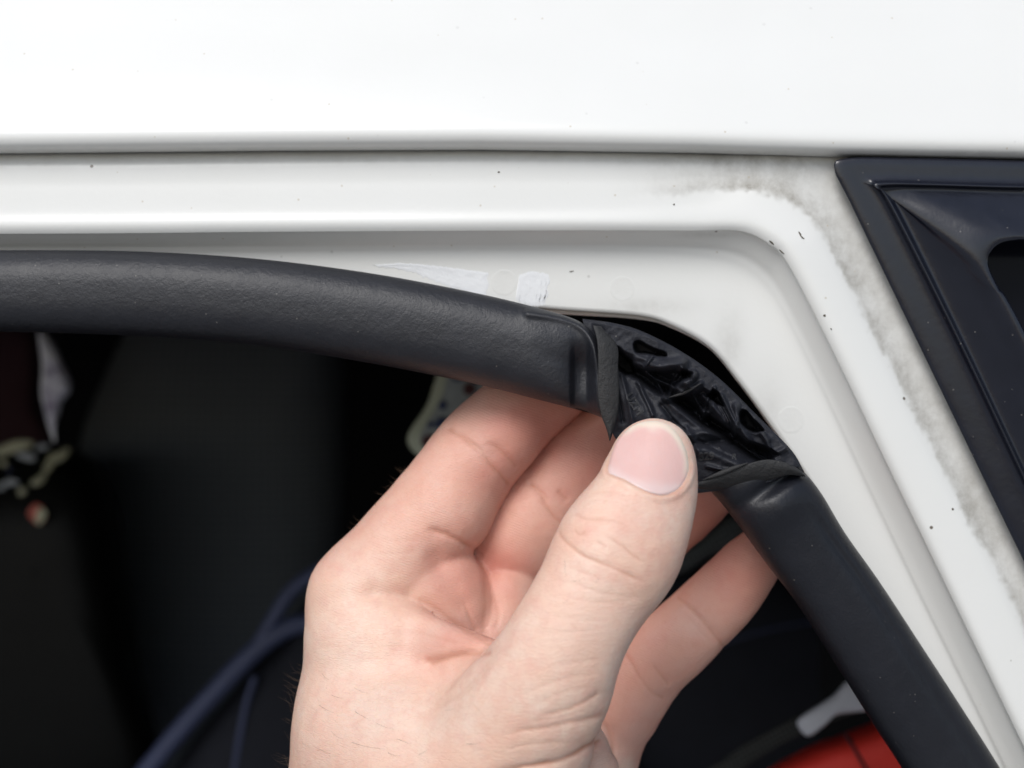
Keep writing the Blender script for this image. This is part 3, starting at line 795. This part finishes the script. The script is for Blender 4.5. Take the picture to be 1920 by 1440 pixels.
def vnormals(V, F4):
    fn = np.cross(V[F4[:, 2]] - V[F4[:, 0]], V[F4[:, 3]] - V[F4[:, 1]]); N = np.zeros_like(V)
    for k in range(4):
        for a in range(3): N[:, a] += np.bincount(F4[:, k], fn[:, a], len(V))
    return N / (np.linalg.norm(N, axis=1)[:, None] + 1e-9)
HN = vnormals(HV, HF)
gi_ = np.clip(np.round((HV - LO) / H).astype(int), 0, NG - 1)
own = np.argmin(np.stack([f[tuple(gi_.T)] for f in fields + [palm]], -1), -1)     # thumb index middle ring pinky palm
hx, hy = to_px(HV)
front = HN[:, 1] < 0.25
crease_amt = np.zeros(len(HV)); disp = np.zeros(len(HV))
CR = [  # owners, polyline in the picture, half width px, depth mm, colour weight
 ((0,), [(1049,998),(1054,1009),(1087,1037),(1117,1052),(1153,1066),(1190,1084),(1215,1093)], 4.5, 0.42, 0.55, 's'),
 ((0,), [(1061,969),(1079,965),(1097,972),(1126,974),(1162,980),(1191,998)], 4.5, 0.18, 0.25),
 ((0,), [(1130,1001),(1150,1012),(1171,1027),(1193,1045),(1218,1059)], 4.0, 0.26, 0.4),
 ((0,), [(1076,989),(1085,1001),(1101,998)], 4.0, 0.2, 0.3), ((0,), [(1115,1008),(1130,1022),(1140,1026)], 4, .15, .25),
 ((0,), [(1027,1084),(1072,1093),(1126,1110),(1180,1119),(1207,1118)], 4, .14, .18), ((0,), [(1036,1110),(1090,1124),(1144,1130),(1199,1120)], 4, .12, .15),
 ((0,), [(1045,1055),(1090,1072),(1140,1090)], 3.5, .09, .12), ((0,), [(1080,945),(1130,938),(1180,950),(1225,975)], 3.5, .09, .1), ((0,), [(1090,928),(1140,922),(1190,934)], 3.5, .08, .1),
 ((0,), [(1010,1150),(1080,1160),(1150,1165)], 4, .10, .12), ((0,), [(985,1185),(1060,1185),(1130,1180)], 4, .1, .12),
 ((0, 5), [(1121,1302),(1100,1315),(1079,1325),(1046,1336),(1000,1345)], 5, .40, .45, 's'),
 ((0, 5), [(1127,1342),(1098,1350),(1067,1355),(1025,1365),(983,1369),(931,1380)], 5.5, .45, .45, 's'),
 ((0, 5), [(1124,1386),(1104,1402),(1077,1417),(1046,1430),(1004,1437),(960,1443),(900,1446)], 6, 1.0, .8, 's'),
 ((0, 5), [(1087,1392),(1025,1393),(983,1398),(940,1408)], 4, .16, .2), ((0, 5), [(1110,1325),(1050,1345),(980,1352)], 4, .12, .15),
 ((0, 5), [(1135,1262),(1080,1268),(1020,1285),(960,1310)], 4, .13, .15), ((0, 5), [(1140,1235),(1090,1240),(1030,1252)], 4, .11, .12), ((0, 5), [(1128,1285),(1060,1298),(990,1325)], 4, .12, .12),
 ((0, 5), [(940,1215),(890,1270),(840,1318),(790,1345)], 6, .35, .12), ((0, 5), [(930,1235),(880,1290),(840,1325)], 5, .2, .1),
 ((5, 1), [(706,1109),(761,1116),(787,1125),(820,1142),(867,1177),(923,1210)], 6.5, .25, .35, 'e'),
 ((5, 0), [(912,1223),(867,1230),(831,1239),(808,1247),(790,1245)], 7, .9, .6, 's'),
  ((5,), [(765,1187),(820,1196),(867,1205)], 6, .3, .2),
 ((5, 1), [(790,990),(815,995),(838,1004),(860,1015),(884,1027)], 6, 1.0, .45, 'e'), ((1, 5), [(700,1010),(745,1014),(790,1012)], 4, .12, .1), ((1, 5), [(690,1035),(740,1038),(800,1033)], 4, .1, .1),
 ((5, 2), [(897,1040),(909,1078),(911,1125),(906,1172),(914,1200)], 6, .25, .3, 'se'), ((5,), [(867,1125),(886,1168),(896,1190)], 5, .6, .3), ((5, 2), [(925,1110),(935,1150),(925,1190)], 5, .4, .2),
 ((1,), [(842,804),(875,825),(905,851),(927,879),(955,908)], 5, .8, .5, 'se'), ((1,), [(903,832),(927,837),(950,856),(967,875)], 5, .6, .4, 'e'), ((1,), [(870,818),(890,838),(905,852)], 4, .2, .2),
 ((2,), [(995,908),(1014,927),(1030,957),(1052,981)], 5, .7, .4, 'se'), ((2,), [(1042,917),(1068,941)], 5, .35, .3), ((2,), [(1010,915),(1030,940)], 4, .2, .2),
 ((4,), [(1270,1119),(1303,1150),(1328,1177),(1355,1211)], 5, .5, .4, 'se'), ((4,), [(1285,1150),(1310,1180),(1335,1205)], 4, .2, .2),
 ((4,), [(1175,1229),(1199,1269),(1224,1300),(1242,1309)], 5, .4, .35, 'se'), ((4,), [(1215,1235),(1239,1266),(1258,1290)], 5, .4, .35),
 ((5, 0, 4), [(1128,1345),(1146,1385),(1157,1430)], 5, .8, .4),
]
for ow, pts, w, dep, cw, *md in CR:
    md = md[0] if md else ''
    if w < 8: w *= 1.05; dep *= 0.5
    lo_ = np.min(pts, 0) - 5 * w; hi_ = np.max(pts, 0) + 5 * w
    sel = np.where(front & np.isin(own, ow) & (hx > lo_[0]) & (hx < hi_[0]) & (hy > lo_[1]) & (hy < hi_[1]))[0]
    if len(sel) == 0: continue
    pc = cr(pts, 30) if len(pts) > 2 else np.array(pts, float)
    pc = pc + np.column_stack([vnoise(np.column_stack([pc, pc[:, :1] * 0]), 9, 11), vnoise(np.column_stack([pc, pc[:, :1] * 0]), 9, 12)]) * (0.9 if w < 8 else 0)
    d, t = dist_poly(hx[sel], hy[sel], pc)
    fade = (1 if 's' in md else sstep(0, .30, t)) * (1 if 'e' in md else 1 - sstep(.75, 1, t)) * (0.85 + 0.25 * vnoise(np.column_stack([hx[sel], hy[sel], hx[sel] * 0]), 34, 41))
    gss = np.exp(-(d / w) ** 2) * fade
    disp[sel] -= dep * gss + 0.6 * dep * np.exp(-(d / (2.8 * w)) ** 2) * fade     # groove with a soft shoulder
    crease_amt[sel] = np.maximum(crease_amt[sel], cw * np.exp(-(d / (w * 0.6)) ** 2) * fade)
# broad soft hollows, pressed straight in
soft_in = np.zeros(len(HV))
for pts, w, dep, ow in [([(772,1200),(768,1228),(774,1256),(790,1290),(806,1320)], 40, 2.6, (0, 5)), ([(905,1222),(850,1235),(805,1246)], 14, 1.0, (0, 5)),
                        ([(816,1050),(828,1076),(850,1102),(866,1130)], 20, 0.7, (5, 1)), ([(700,1112),(760,1116)], 16, 0.5, (5, 1)), ([(935,850),(958,880)], 22, 0.5, (1,)), ([(1290,1150),(1330,1190)], 18, 0.4, (4,))]:
    sel = np.where(front & np.isin(own, ow))[0]
    d, t = dist_poly(hx[sel], hy[sel], cr(pts, 20) if len(pts) > 2 else np.array(pts, float))
    soft_in[sel] += dep * np.exp(-(d / w) ** 2)
soft_in *= sstep(0.05, 0.5, -HN[:, 1])
# seat of the thumb nail, nail folds round it
NAIL = [(1141,884),(1148,852),(1162,822),(1186,800),(1214,791),(1244,794),(1268,812),(1284,842),(1291,876),(1284,902),(1268,920),(1246,928),(1222,925),(1196,914),(1170,900),(1150,892)]
nail_px = cr(NAIL, 90, closed=True)
sel = np.where((own == 0) & front & (hx > 1090) & (hx < 1340) & (hy > 750) & (hy < 980))[0]
dn, _ = dist_poly(hx[sel], hy[sel], np.vstack([nail_px, nail_px[:1]])); inn = in_poly(hx[sel], hy[sel], nail_px)
sd = np.where(inn, -dn, dn)
low = sstep(840, 885, hy[sel])                      # folds stand up at the sides and root, not at the free edge
disp[sel] += np.where(sd < 0, -0.55 * sstep(0, 7, -sd), 0.0) + low * 0.38 * np.exp(-((sd - 7) / 7) ** 2)
crease_amt[sel] = np.maximum(crease_amt[sel], 0.35 * np.exp(-((sd - 2) / 3.0) ** 2) * low)
disp += 0.05 * vnoise(HV, 2.2, 21) + 0.10 * vnoise(HV, 6.0, 22) + 0.16 * vnoise(HV, 14.0, 23)
HV = HV + HN * disp[:, None]; HV[:, 1] += soft_in
hand = mesh_obj('hand', HV, HF, M['skin'])
tag(hand, 'bare left hand pinching the black rubber seal between thumb and fingers', 'hand')
def gb(x, y, rx, ry=None, ow=None):
    g_ = np.exp(-((hx - x) / rx) ** 2 - ((hy - y) / (ry or rx)) ** 2)
    return g_ if ow is None else g_ * np.isin(own, ow)
flush_shade = 0.05 + np.isin(own, (2, 3)) * 0.34 + (own == 1) * 0.30 * (1 - sstep(960, 1120, hy)) + (own == 4) * 0.42  # skin redness, with the seal's shade on the fingers painted in
flush_shade += 0.48 * gb(1020, 770, 110, 100, (1,)) + 0.42 * gb(1120, 850, 110, 110, (2,)) + 0.22 * gb(930, 880, 60, 60, (1,)) + 0.3 * gb(1400, 1080, 70, 70, (4,))
flush_shade += 0.48 * gb(838, 1090, 62, 80) + 0.40 * gb(930, 1130, 70, 80, (5, 2)) + 0.36 * gb(795, 1228, 52, 48) + 0.34 * gb(870, 1200, 60, 30) + 0.12 * gb(880, 1230, 50, 30) + 0.3 * gb(940, 1060, 60, 60, (2, 5))
flush_shade += 0.14 * gb(1170, 990, 60, 40, (0,)) + 0.12 * gb(1210, 945, 70, 22, (0,)) + 0.4 * gb(1320, 960, 60, 60, (3,))
flush_shade *= np.where(HN[:, 1] > 0.6, 0.5, 1)
pale = 0.25 * gb(700, 1300, 130, 150) + 0.35 * gb(1240, 800, 80, 30, (0,)) * 0.8 + 0.25 * gb(1060, 1200, 80, 80, (0,)) + 0.2 * gb(905, 845, 25, 25, (1,)) + 0.2 * gb(1300, 1170, 30, 30, (4,))
dorsal = np.where(own == 0, 1.0, np.where(own == 5, 0.85, 0.12)); dorsal = np.where((own == 5) & (hx > 770) & (hy < 1190), 0.15, dorsal)
e_ = edges_of(HF); nH = len(HV); deg_ = np.bincount(e_[:, 0], minlength=nH) + np.bincount(e_[:, 1], minlength=nH)
def blur(a, it):
    for _ in range(it): a = 0.3 * a + 0.7 * (np.bincount(e_[:, 0], a[e_[:, 1]], nH) + np.bincount(e_[:, 1], a[e_[:, 0]], nH)) / np.maximum(deg_, 1)
    return a
flush_shade, dorsal, pale = blur(flush_shade, 48), blur(dorsal.astype(float), 36), pale
attr(hand, 'flush_shade', np.clip(flush_shade, 0, 1)); attr(hand, 'pale', np.clip(pale, 0, 1)); attr(hand, 'crease', np.clip(crease_amt, 0, 1)); attr(hand, 'dorsal', dorsal)

# thumb nail plate
def skin_depth(x, y, ow=(0,)):
    s_ = np.where(front & np.isin(own, ow) & (np.abs(hx - x) < 6) & (np.abs(hy - y) < 6))[0]
    if len(s_) == 0: return None
    return HV[s_[np.argmin((hx[s_] - x) ** 2 + (hy[s_] - y) ** 2)], 1]
c = np.array([1217.0, 861.0]); rings = [1.02, 0.98, 0.92, 0.82, 0.68, 0.5, 0.3, 0.12, 0.01]
ax_u = np.array([0.25, -0.968]); ax_w = np.array([0.968, 0.25])          # along the nail, across it
samp = [(q, p) for q in (0.15, 0.45, 0.75, 1.0) for p in nail_px[::3]]
A_, B_ = [], []
for q, p in samp:
    xy = c + (p - c) * q; d = skin_depth(*xy)
    if d is None: continue
    u, w = (xy - c) @ ax_u / 80, (xy - c) @ ax_w / 80
    A_.append([1, u, w, u * u, w * w, u * w, w ** 4]); B_.append(d)
co_n = np.linalg.lstsq(np.array(A_), np.array(B_), rcond=None)[0]
Vn, fe, lu = [], [], []
for k, q in enumerate(rings):
    for p in nail_px:
        xy = c + (p - c) * q; u, w = (xy - c) @ ax_u / 80, (xy - c) @ ax_w / 80
        d = float(np.array([1, u, w, u * u, w * w, u * w, w ** 4]) @ co_n) - (0.42 if q < 1 else -0.1)
        Vn.append(P(xy[0], xy[1], d))
        er = math.hypot((xy[0] - 1216) / 78, (xy[1] - 868) / 78)
        fe.append(float(sstep(0.80, 0.92, er + 0.03 * math.sin(xy[0] * .13))) * float(sstep(0.0, 0.45, u + 0.35 * w)))
        lu.append(0.55 * float(sstep(0.42, 0.62, -u + 0.18 * w * w)))
nailo = mesh_obj('thumbnail', Vn, grid_faces(len(rings), len(nail_px), True), M['nail'], hand)
attr(nailo, 'free_edge', np.clip(fe, 0, 1)); attr(nailo, 'lunula', np.clip(lu, 0, 1))

# hairs: a few dark ones across the wrist, more along the outline
hv, hf = [], []
def hair(p0, p1, bend, r=0.035):
    p0, p1 = np.array(p0), np.array(p1); t = np.linspace(0, 1, 7)[:, None]
    mid = np.array(bend)
    path = p0 * (1 - t) + p1 * t + mid * (4 * t * (1 - t))
    v_, f_ = sweep(path, r * (1 - 0.8 * t[:, 0]), 4, caps=False)
    b_ = len(hv); hv.extend(v_.tolist()); hf.extend([[q + b_ for q in f] for f in f_])
def skin_pt(x, y):
    s_ = np.where(front & (np.abs(hx - x) < 5) & (np.abs(hy - y) < 5))[0]
    return None if len(s_) == 0 else HV[s_[np.argmin(HV[s_, 1])]]
for (x0, y0, x1, y1) in [(594,1318,624,1333),(563,1390,582,1402),(583,1394,632,1414),(653,1388,722,1400),(722,1406,746,1412),(616,1367,640,1381),(618,1298,640,1304),(740,1380,768,1390),(660,1330,690,1345),(700,1350,735,1362),(830,1330,848,1325),(870,1390,902,1385),(1055,1048,1057,1083),(1068,1087,1093,1078),(1050,1128,1066,1116),(1120,1080,1110,1090),(660,1285,690,1296),(600,1260,615,1270),(780,1410,800,1400)]:
    a, b = skin_pt(x0, y0), skin_pt(x1, y1)
    if a is None or b is None: continue
    m_ = skin_pt((x0 + x1) / 2, (y0 + y1) / 2); off = np.array([0, -0.12, 0])
    mid = (m_ - (a + b) / 2) if m_ is not None else 0
    hair(a + off * .3, b + off, mid + np.array([0, -0.2, -0.15]), rng.uniform(0.014, 0.026) if x0 < 900 else 0.016)
lm = np.where((np.abs(HN[:, 1] + 0.05) < 0.22) & (HN[:, 0] < -0.5) & (((hy > 1235) & (hy < 1445) & (hx < 600)) | ((hy > 880) & (hy < 1010) & (own == 1))))[0]
for k in rng.choice(lm, 55, replace=False):
    p = HV[k]; wr = hy[k] > 1200
    L = rng.uniform(1.5, 5.0) if wr else rng.uniform(1.0, 2.6)
    dirv = np.array([-0.75, -0.1, 0.55]) + rng.normal(0, 0.28, 3); dirv /= np.linalg.norm(dirv)
    hair(p, p + dirv * L, np.array([rng.normal(0, .2), 0, rng.normal(-.2, .3)]) * L * 0.3, 0.028)
M['hair'] = mat_plain('hair', (0.10, 0.065, 0.04), 0.5, 0.5, 300, 0.2, 0)
ho = mesh_obj('hair', hv, hf, M['hair'], hand); ho['kind'] = 'stuff'

# ------------------------------------------------------------------ what lies in the car, out of focus
def cushion(name, outline, d0, depth, mat, parent=None, n=80, rings=10, sag=0.0):
    """rounded soft body: outline in the picture at distance d0 mm, bulging depth mm towards the door"""
    out = cr(outline, n, closed=True); c_ = out.mean(0); Vv = []
    for k_ in range(rings):
        a = k_ / (rings - 1) * np.pi / 2; q = math.cos(a) ** 0.6; z = math.sin(a)
        for p in out: Vv.append(P(*(c_ + (p - c_) * max(q, 0.01)), d0 - depth * z))
    for p in out: Vv.append(P(*(c_ + (p - c_) * 0.9), d0 + depth * 0.7))
    Fv = [list(f) for f in grid_faces(rings, n, True)]
    b_ = rings * n
    for q in range(n): Fv.append([q, b_ + q, b_ + (q + 1) % n, (q + 1) % n])
    Fv.append([b_ + q for q in range(n)])
    return mesh_obj(name, Vv, Fv, mat, parent)
def tube_px(name, pts, r, mat, parent):
    pa = [P(*p) for p in cr(pts, 60)]
    return mesh_obj(name, *sweep(pa, r, 10), mat, parent)
def plate(name, outline, d, th, mat, parent, n=60, tilt=0.0):
    out = cr(outline, n, closed=True); c_ = out.mean(0); Vv = []
    for q, z in ((1.0, th), (1.0, 0.25 * th), (0.96, 0), (0.5, 0), (0.02, 0)):
        for p in out:
            xy = c_ + (p - c_) * q; Vv.append(P(xy[0], xy[1], d + z + tilt * (xy[0] - c_[0])))
    return mesh_obj(name, Vv, grid_faces(5, n, True), mat, parent)

M['seat'] = mat_weave('seat_cloth', (0.075, 0.085, 0.095), (0.11, 0.12, 0.135), 60)
M['navy'] = mat_plain('navy_cloth', (0.010, 0.011, 0.017), 0.8, 0.3, 90)
M['pipe'] = mat_plain('navy_piping', (0.045, 0.055, 0.115), 0.55, 0.5, 60)
t_ = NT('pale_patterned_cloth'); v_ = t_.coord(); n_ = t_.noise(v_, 55, 4, 0.6)
t_.out('Base Color', t_.ramp(n_, [(0.38, (0.16, 0.11, 0.2)), (0.5, (0.55, 0.54, 0.62)), (0.62, (0.8, 0.8, 0.82))])); t_.set(Roughness=0.85)
t_.out('Normal', t_.bump(n_, 0.6, 0.006)); M['pale'] = t_.m
M['maroon'] = mat_plain('maroon_cloth', (0.045, 0.020, 0.026), 0.85, 0.2, 20, 0.5)
M['gloss'] = mat_plain('glossy_dark', (0.005, 0.005, 0.0045), 0.5, 0.15, 30, 0.4, 0.05, 0.004)
M['cream'] = mat_plain('cream_print', (0.42, 0.41, 0.28), 0.5, 0.4, 60, 0.3)
M['white_p'] = mat_plain('white_print', (0.34, 0.36, 0.38), 0.5, 0.4, 60, 0.3)
M['red_p'] = mat_plain('red_print', (0.45, 0.10, 0.07), 0.5, 0.4, 40, 0.3)
M['case_rim'] = mat_plain('case_rim', (0.40, 0.42, 0.32), 0.5, 0.4, 60, 0.15)
M['case_face'] = mat_plain('case_face', (0.24, 0.26, 0.26), 0.6, 0.4, 70, 0.3)
M['spot_b'] = mat_plain('blue_spot', (0.035, 0.045, 0.10), 0.6, 0.3)
M['spot_r'] = mat_plain('dark_red_spot', (0.07, 0.022, 0.022), 0.6, 0.3)
M['grey_rib'] = mat_weave('grey_ribbed_cloth', (0.045, 0.047, 0.045), (0.10, 0.105, 0.10), 170, R(-60))
M['red'] = mat_plain('red_fabric', (0.84, 0.05, 0.036), 0.55, 0.4, 50, 0.15, 0.2, 0.002)
M['web'] = mat_weave('black_webbing', (0.008, 0.008, 0.009), (0.075, 0.078, 0.07), 210, R(30))
M['strap'] = mat_plain('white_strap', (0.56, 0.57, 0.62), 0.6, 0.4, 60, 0.15, 0.2, 0.002)

# seat: part of the car
o = cushion('front_seat', [(300,560),(190,720),(140,900),(150,1200),(240,1560),(560,1600),(640,1100),(650,700),(600,540)], 560, 60, M['seat'], car)
o['label'] = 'dark grey cloth seat deep in the cabin'
o = cushion('rear_seat', [(1180,1080),(1330,1050),(1480,1060),(1700,1180),(1720,1500),(1400,1540),(1180,1400)], 420, 40, M['navy'], car)
tube_px('seam', [(1330,1215,366),(1400,1192,362),(1470,1175,362),(1530,1166,364)], 0.7, M['pipe'], o)

pc_ = cushion('cloth', [(72,612),(100,640),(118,680),(133,712),(132,735),(118,752),(112,775),(104,800),(103,832),(94,812),(84,775),(76,735),(78,690),(74,650)], 300, 10, M['pale'], n=60)
tag(pc_, 'small pale crumpled cloth showing under the seal at far left', 'cloth')
mr = cushion('garment', [(-60,600),(40,610),(70,650),(72,760),(100,840),(40,880),(-80,880),(-120,760)], 545, 14, M['maroon'])
tag(mr, 'dark maroon garment behind the glossy bag at the far left edge', 'garment')

bag = empty('bag', P(60, 1440, 420), 'dark glossy rounded bag with cream and white print at lower left', 'bag')
cushion('body', [(40,832),(130,838),(190,880),(222,960),(236,1060),(262,1240),(280,1560),(-200,1600),(-240,1100),(-150,880),(-50,842)], 420, 70, M['gloss'], bag, n=120, rings=16)
def print_strip(pts, w, mat):
    """print lying on the bag's face"""
    c_ = cr(pts, 24); out = []
    pa = [P(x, y, d) for x, y, d in c_]
    return mesh_obj('print', *sweep(pa, np.full(24, w) * (0.4 + 0.6 * np.sin(np.linspace(0.2, np.pi - 0.2, 24))), 8, flat=0.2), mat, bag)
dbag = lambda x, y: 398 - 20 * min(1, max(0, (y - 832) / 90))
for pts, w, m_ in [
    ([(-10,852),(25,838),(60,832)], 3.2, M['cream']), ([(32,852),(48,856),(66,860)], 2.2, M['white_p']), ([(66,842),(80,838),(90,836)], 1.6, M['white_p']),
    ([(128,842),(112,856),(98,862)], 2.6, M['cream']), ([(100,850),(92,872),(86,884)], 2.6, M['cream']), ([(86,884),(74,900),(58,908)], 2.2, M['cream']),
    ([(6,906),(20,904),(34,906)], 1.8, M['white_p']), ([(-6,916),(4,912),(10,908)], 1.8, M['white_p']), ([(14,878),(17,880),(20,882)], 1.6, M['pipe']),
    ([(36,918),(40,922),(42,928)], 2.6, M['cream']), ([(0,866),(6,868),(12,872)], 1.8, M['cream'])]:
    print_strip([(x, y, dbag(x, y) - (22 if x < 150 else 4)) for x, y in pts], w, m_)
plate('badge', [(68,944),(88,962),(74,984),(52,964)], 346, 1.0, M['red_p'], bag, n=24)
plate('badge', [(74,952),(88,962),(74,984),(66,972)], 345.4, 1.0, M['cream'], bag, n=24)

nb = empty('rucksack', P(480, 1440, 330), 'navy blue rucksack with lighter piping left of the wrist', 'rucksack')
cushion('body', [(330,1440),(440,1290),(520,1200),(620,1080),(760,1060),(820,1300),(820,1600),(300,1600)], 345, 22, M['navy'], nb)
for pts, r in [([(230,1500,322),(330,1378,322),(400,1300,322),(470,1228,322),(530,1182,323),(590,1164,325),(650,1160,328)], 5.0),
               ([(480,1215,322),(512,1160,322),(545,1110,323),(590,1075,325),(650,1045,328)], 3.6), ([(436,1470,326),(448,1390,324),(462,1320,324),(478,1268,324)], 1.6)]:
    tube_px('piping', pts, r, M['pipe'], nb)

case = empty('patterned_case', P(860, 780, 150), 'flat cream rimmed case with blue and dark red spots behind the index finger', 'case')
plate('rim', [(850,660),(800,760),(768,808),(766,834),(790,858),(840,872),(960,850),(1010,760),(1000,660)], 168, 4, M['case_rim'], case)
f_ = plate('face', [(862,668),(826,748),(790,810),(790,834),(808,850),(850,858),(950,836),(990,750),(985,668)], 166.5, 3, M['case_face'], case)
for (x, y, rx, ry, m_) in [(830,760,8,9,'spot_b'),(829,794,14,13,'spot_b'),(808,796,7,6,'spot_b'),(850,798,8,8,'spot_b'),(858,708,12,7,'spot_b'),(874,764,9,9,'spot_r'),(806,828,16,14,'spot_r'),(880,730,12,12,'spot_r'),(892,712,9,6,'spot_b')]:
    plate('spot', [(x + rx * math.cos(a), y + ry * math.sin(a)) for a in np.linspace(0, 2 * np.pi, 8, endpoint=False)], 165.9, 0.5, M[m_], f_, n=20)

gf = cushion('blanket', [(1200,1080),(1290,1020),(1340,985),(1400,950),(1460,980),(1430,1015),(1340,1040),(1280,1075)], 175, 10, M['grey_rib'])
tag(gf, 'grey ribbed blanket edge showing between ring finger and little finger', 'blanket')

rb = empty('red_bag', P(1580, 1440, 130), 'bright red bag with black webbing edge at the bottom right', 'bag')
cushion('body', [(1420,1470),(1500,1408),(1580,1376),(1660,1346),(1760,1320),(1850,1400),(1850,1600),(1420,1600)], 150, 22, M['red'], rb)
tube_px('seam', [(1584,1376,127),(1600,1400,126),(1622,1440,125),(1650,1490,125)], 0.6, M['maroon'], rb)
Wd = cr([(1330,1462,126),(1420,1402,124),(1500,1358,123),(1570,1328,123),(1640,1306,124),(1760,1272,126)], 60); w2 = np.interp(np.arange(60), [0, 20, 40, 59], [19, 18, 20, 20])
Vw = [];
for (x, y, d), w_ in zip(Wd, w2):
    for s_, z in ((-1, 1.2), (-0.9, 0), (0, -0.6), (0.9, 0), (1, 1.2)): Vw.append(P(x + 0.42 * s_ * w_, y + 0.9 * s_ * w_, d + z))
mesh_obj('webbing', Vw, grid_faces(60, 5), M['web'], rb)
ws = cushion('strap', [(1494,1356),(1512,1336),(1560,1305),(1592,1274),(1660,1240),(1720,1300),(1640,1330),(1570,1340),(1545,1362),(1514,1380)], 119, 3.5, M['strap'])
tag(ws, 'short white strap end lying on the red bag', 'strap')

# ground beside the car, below the picture
gv = [(-6000, -6000, -1150), (6000, -6000, -1150), (6000, 6000, -1150), (-6000, 6000, -1150)]
M['ground'] = mat_plain('pale_concrete', (0.26, 0.265, 0.27), 0.9, 0.2, 6, 0.15, 0.3, 0.004)
gr = mesh_obj('ground', gv, [[0, 1, 2, 3]], M['ground'], smooth=False); gr['kind'] = 'structure'; gr['label'] = 'pale concrete ground beside the car'
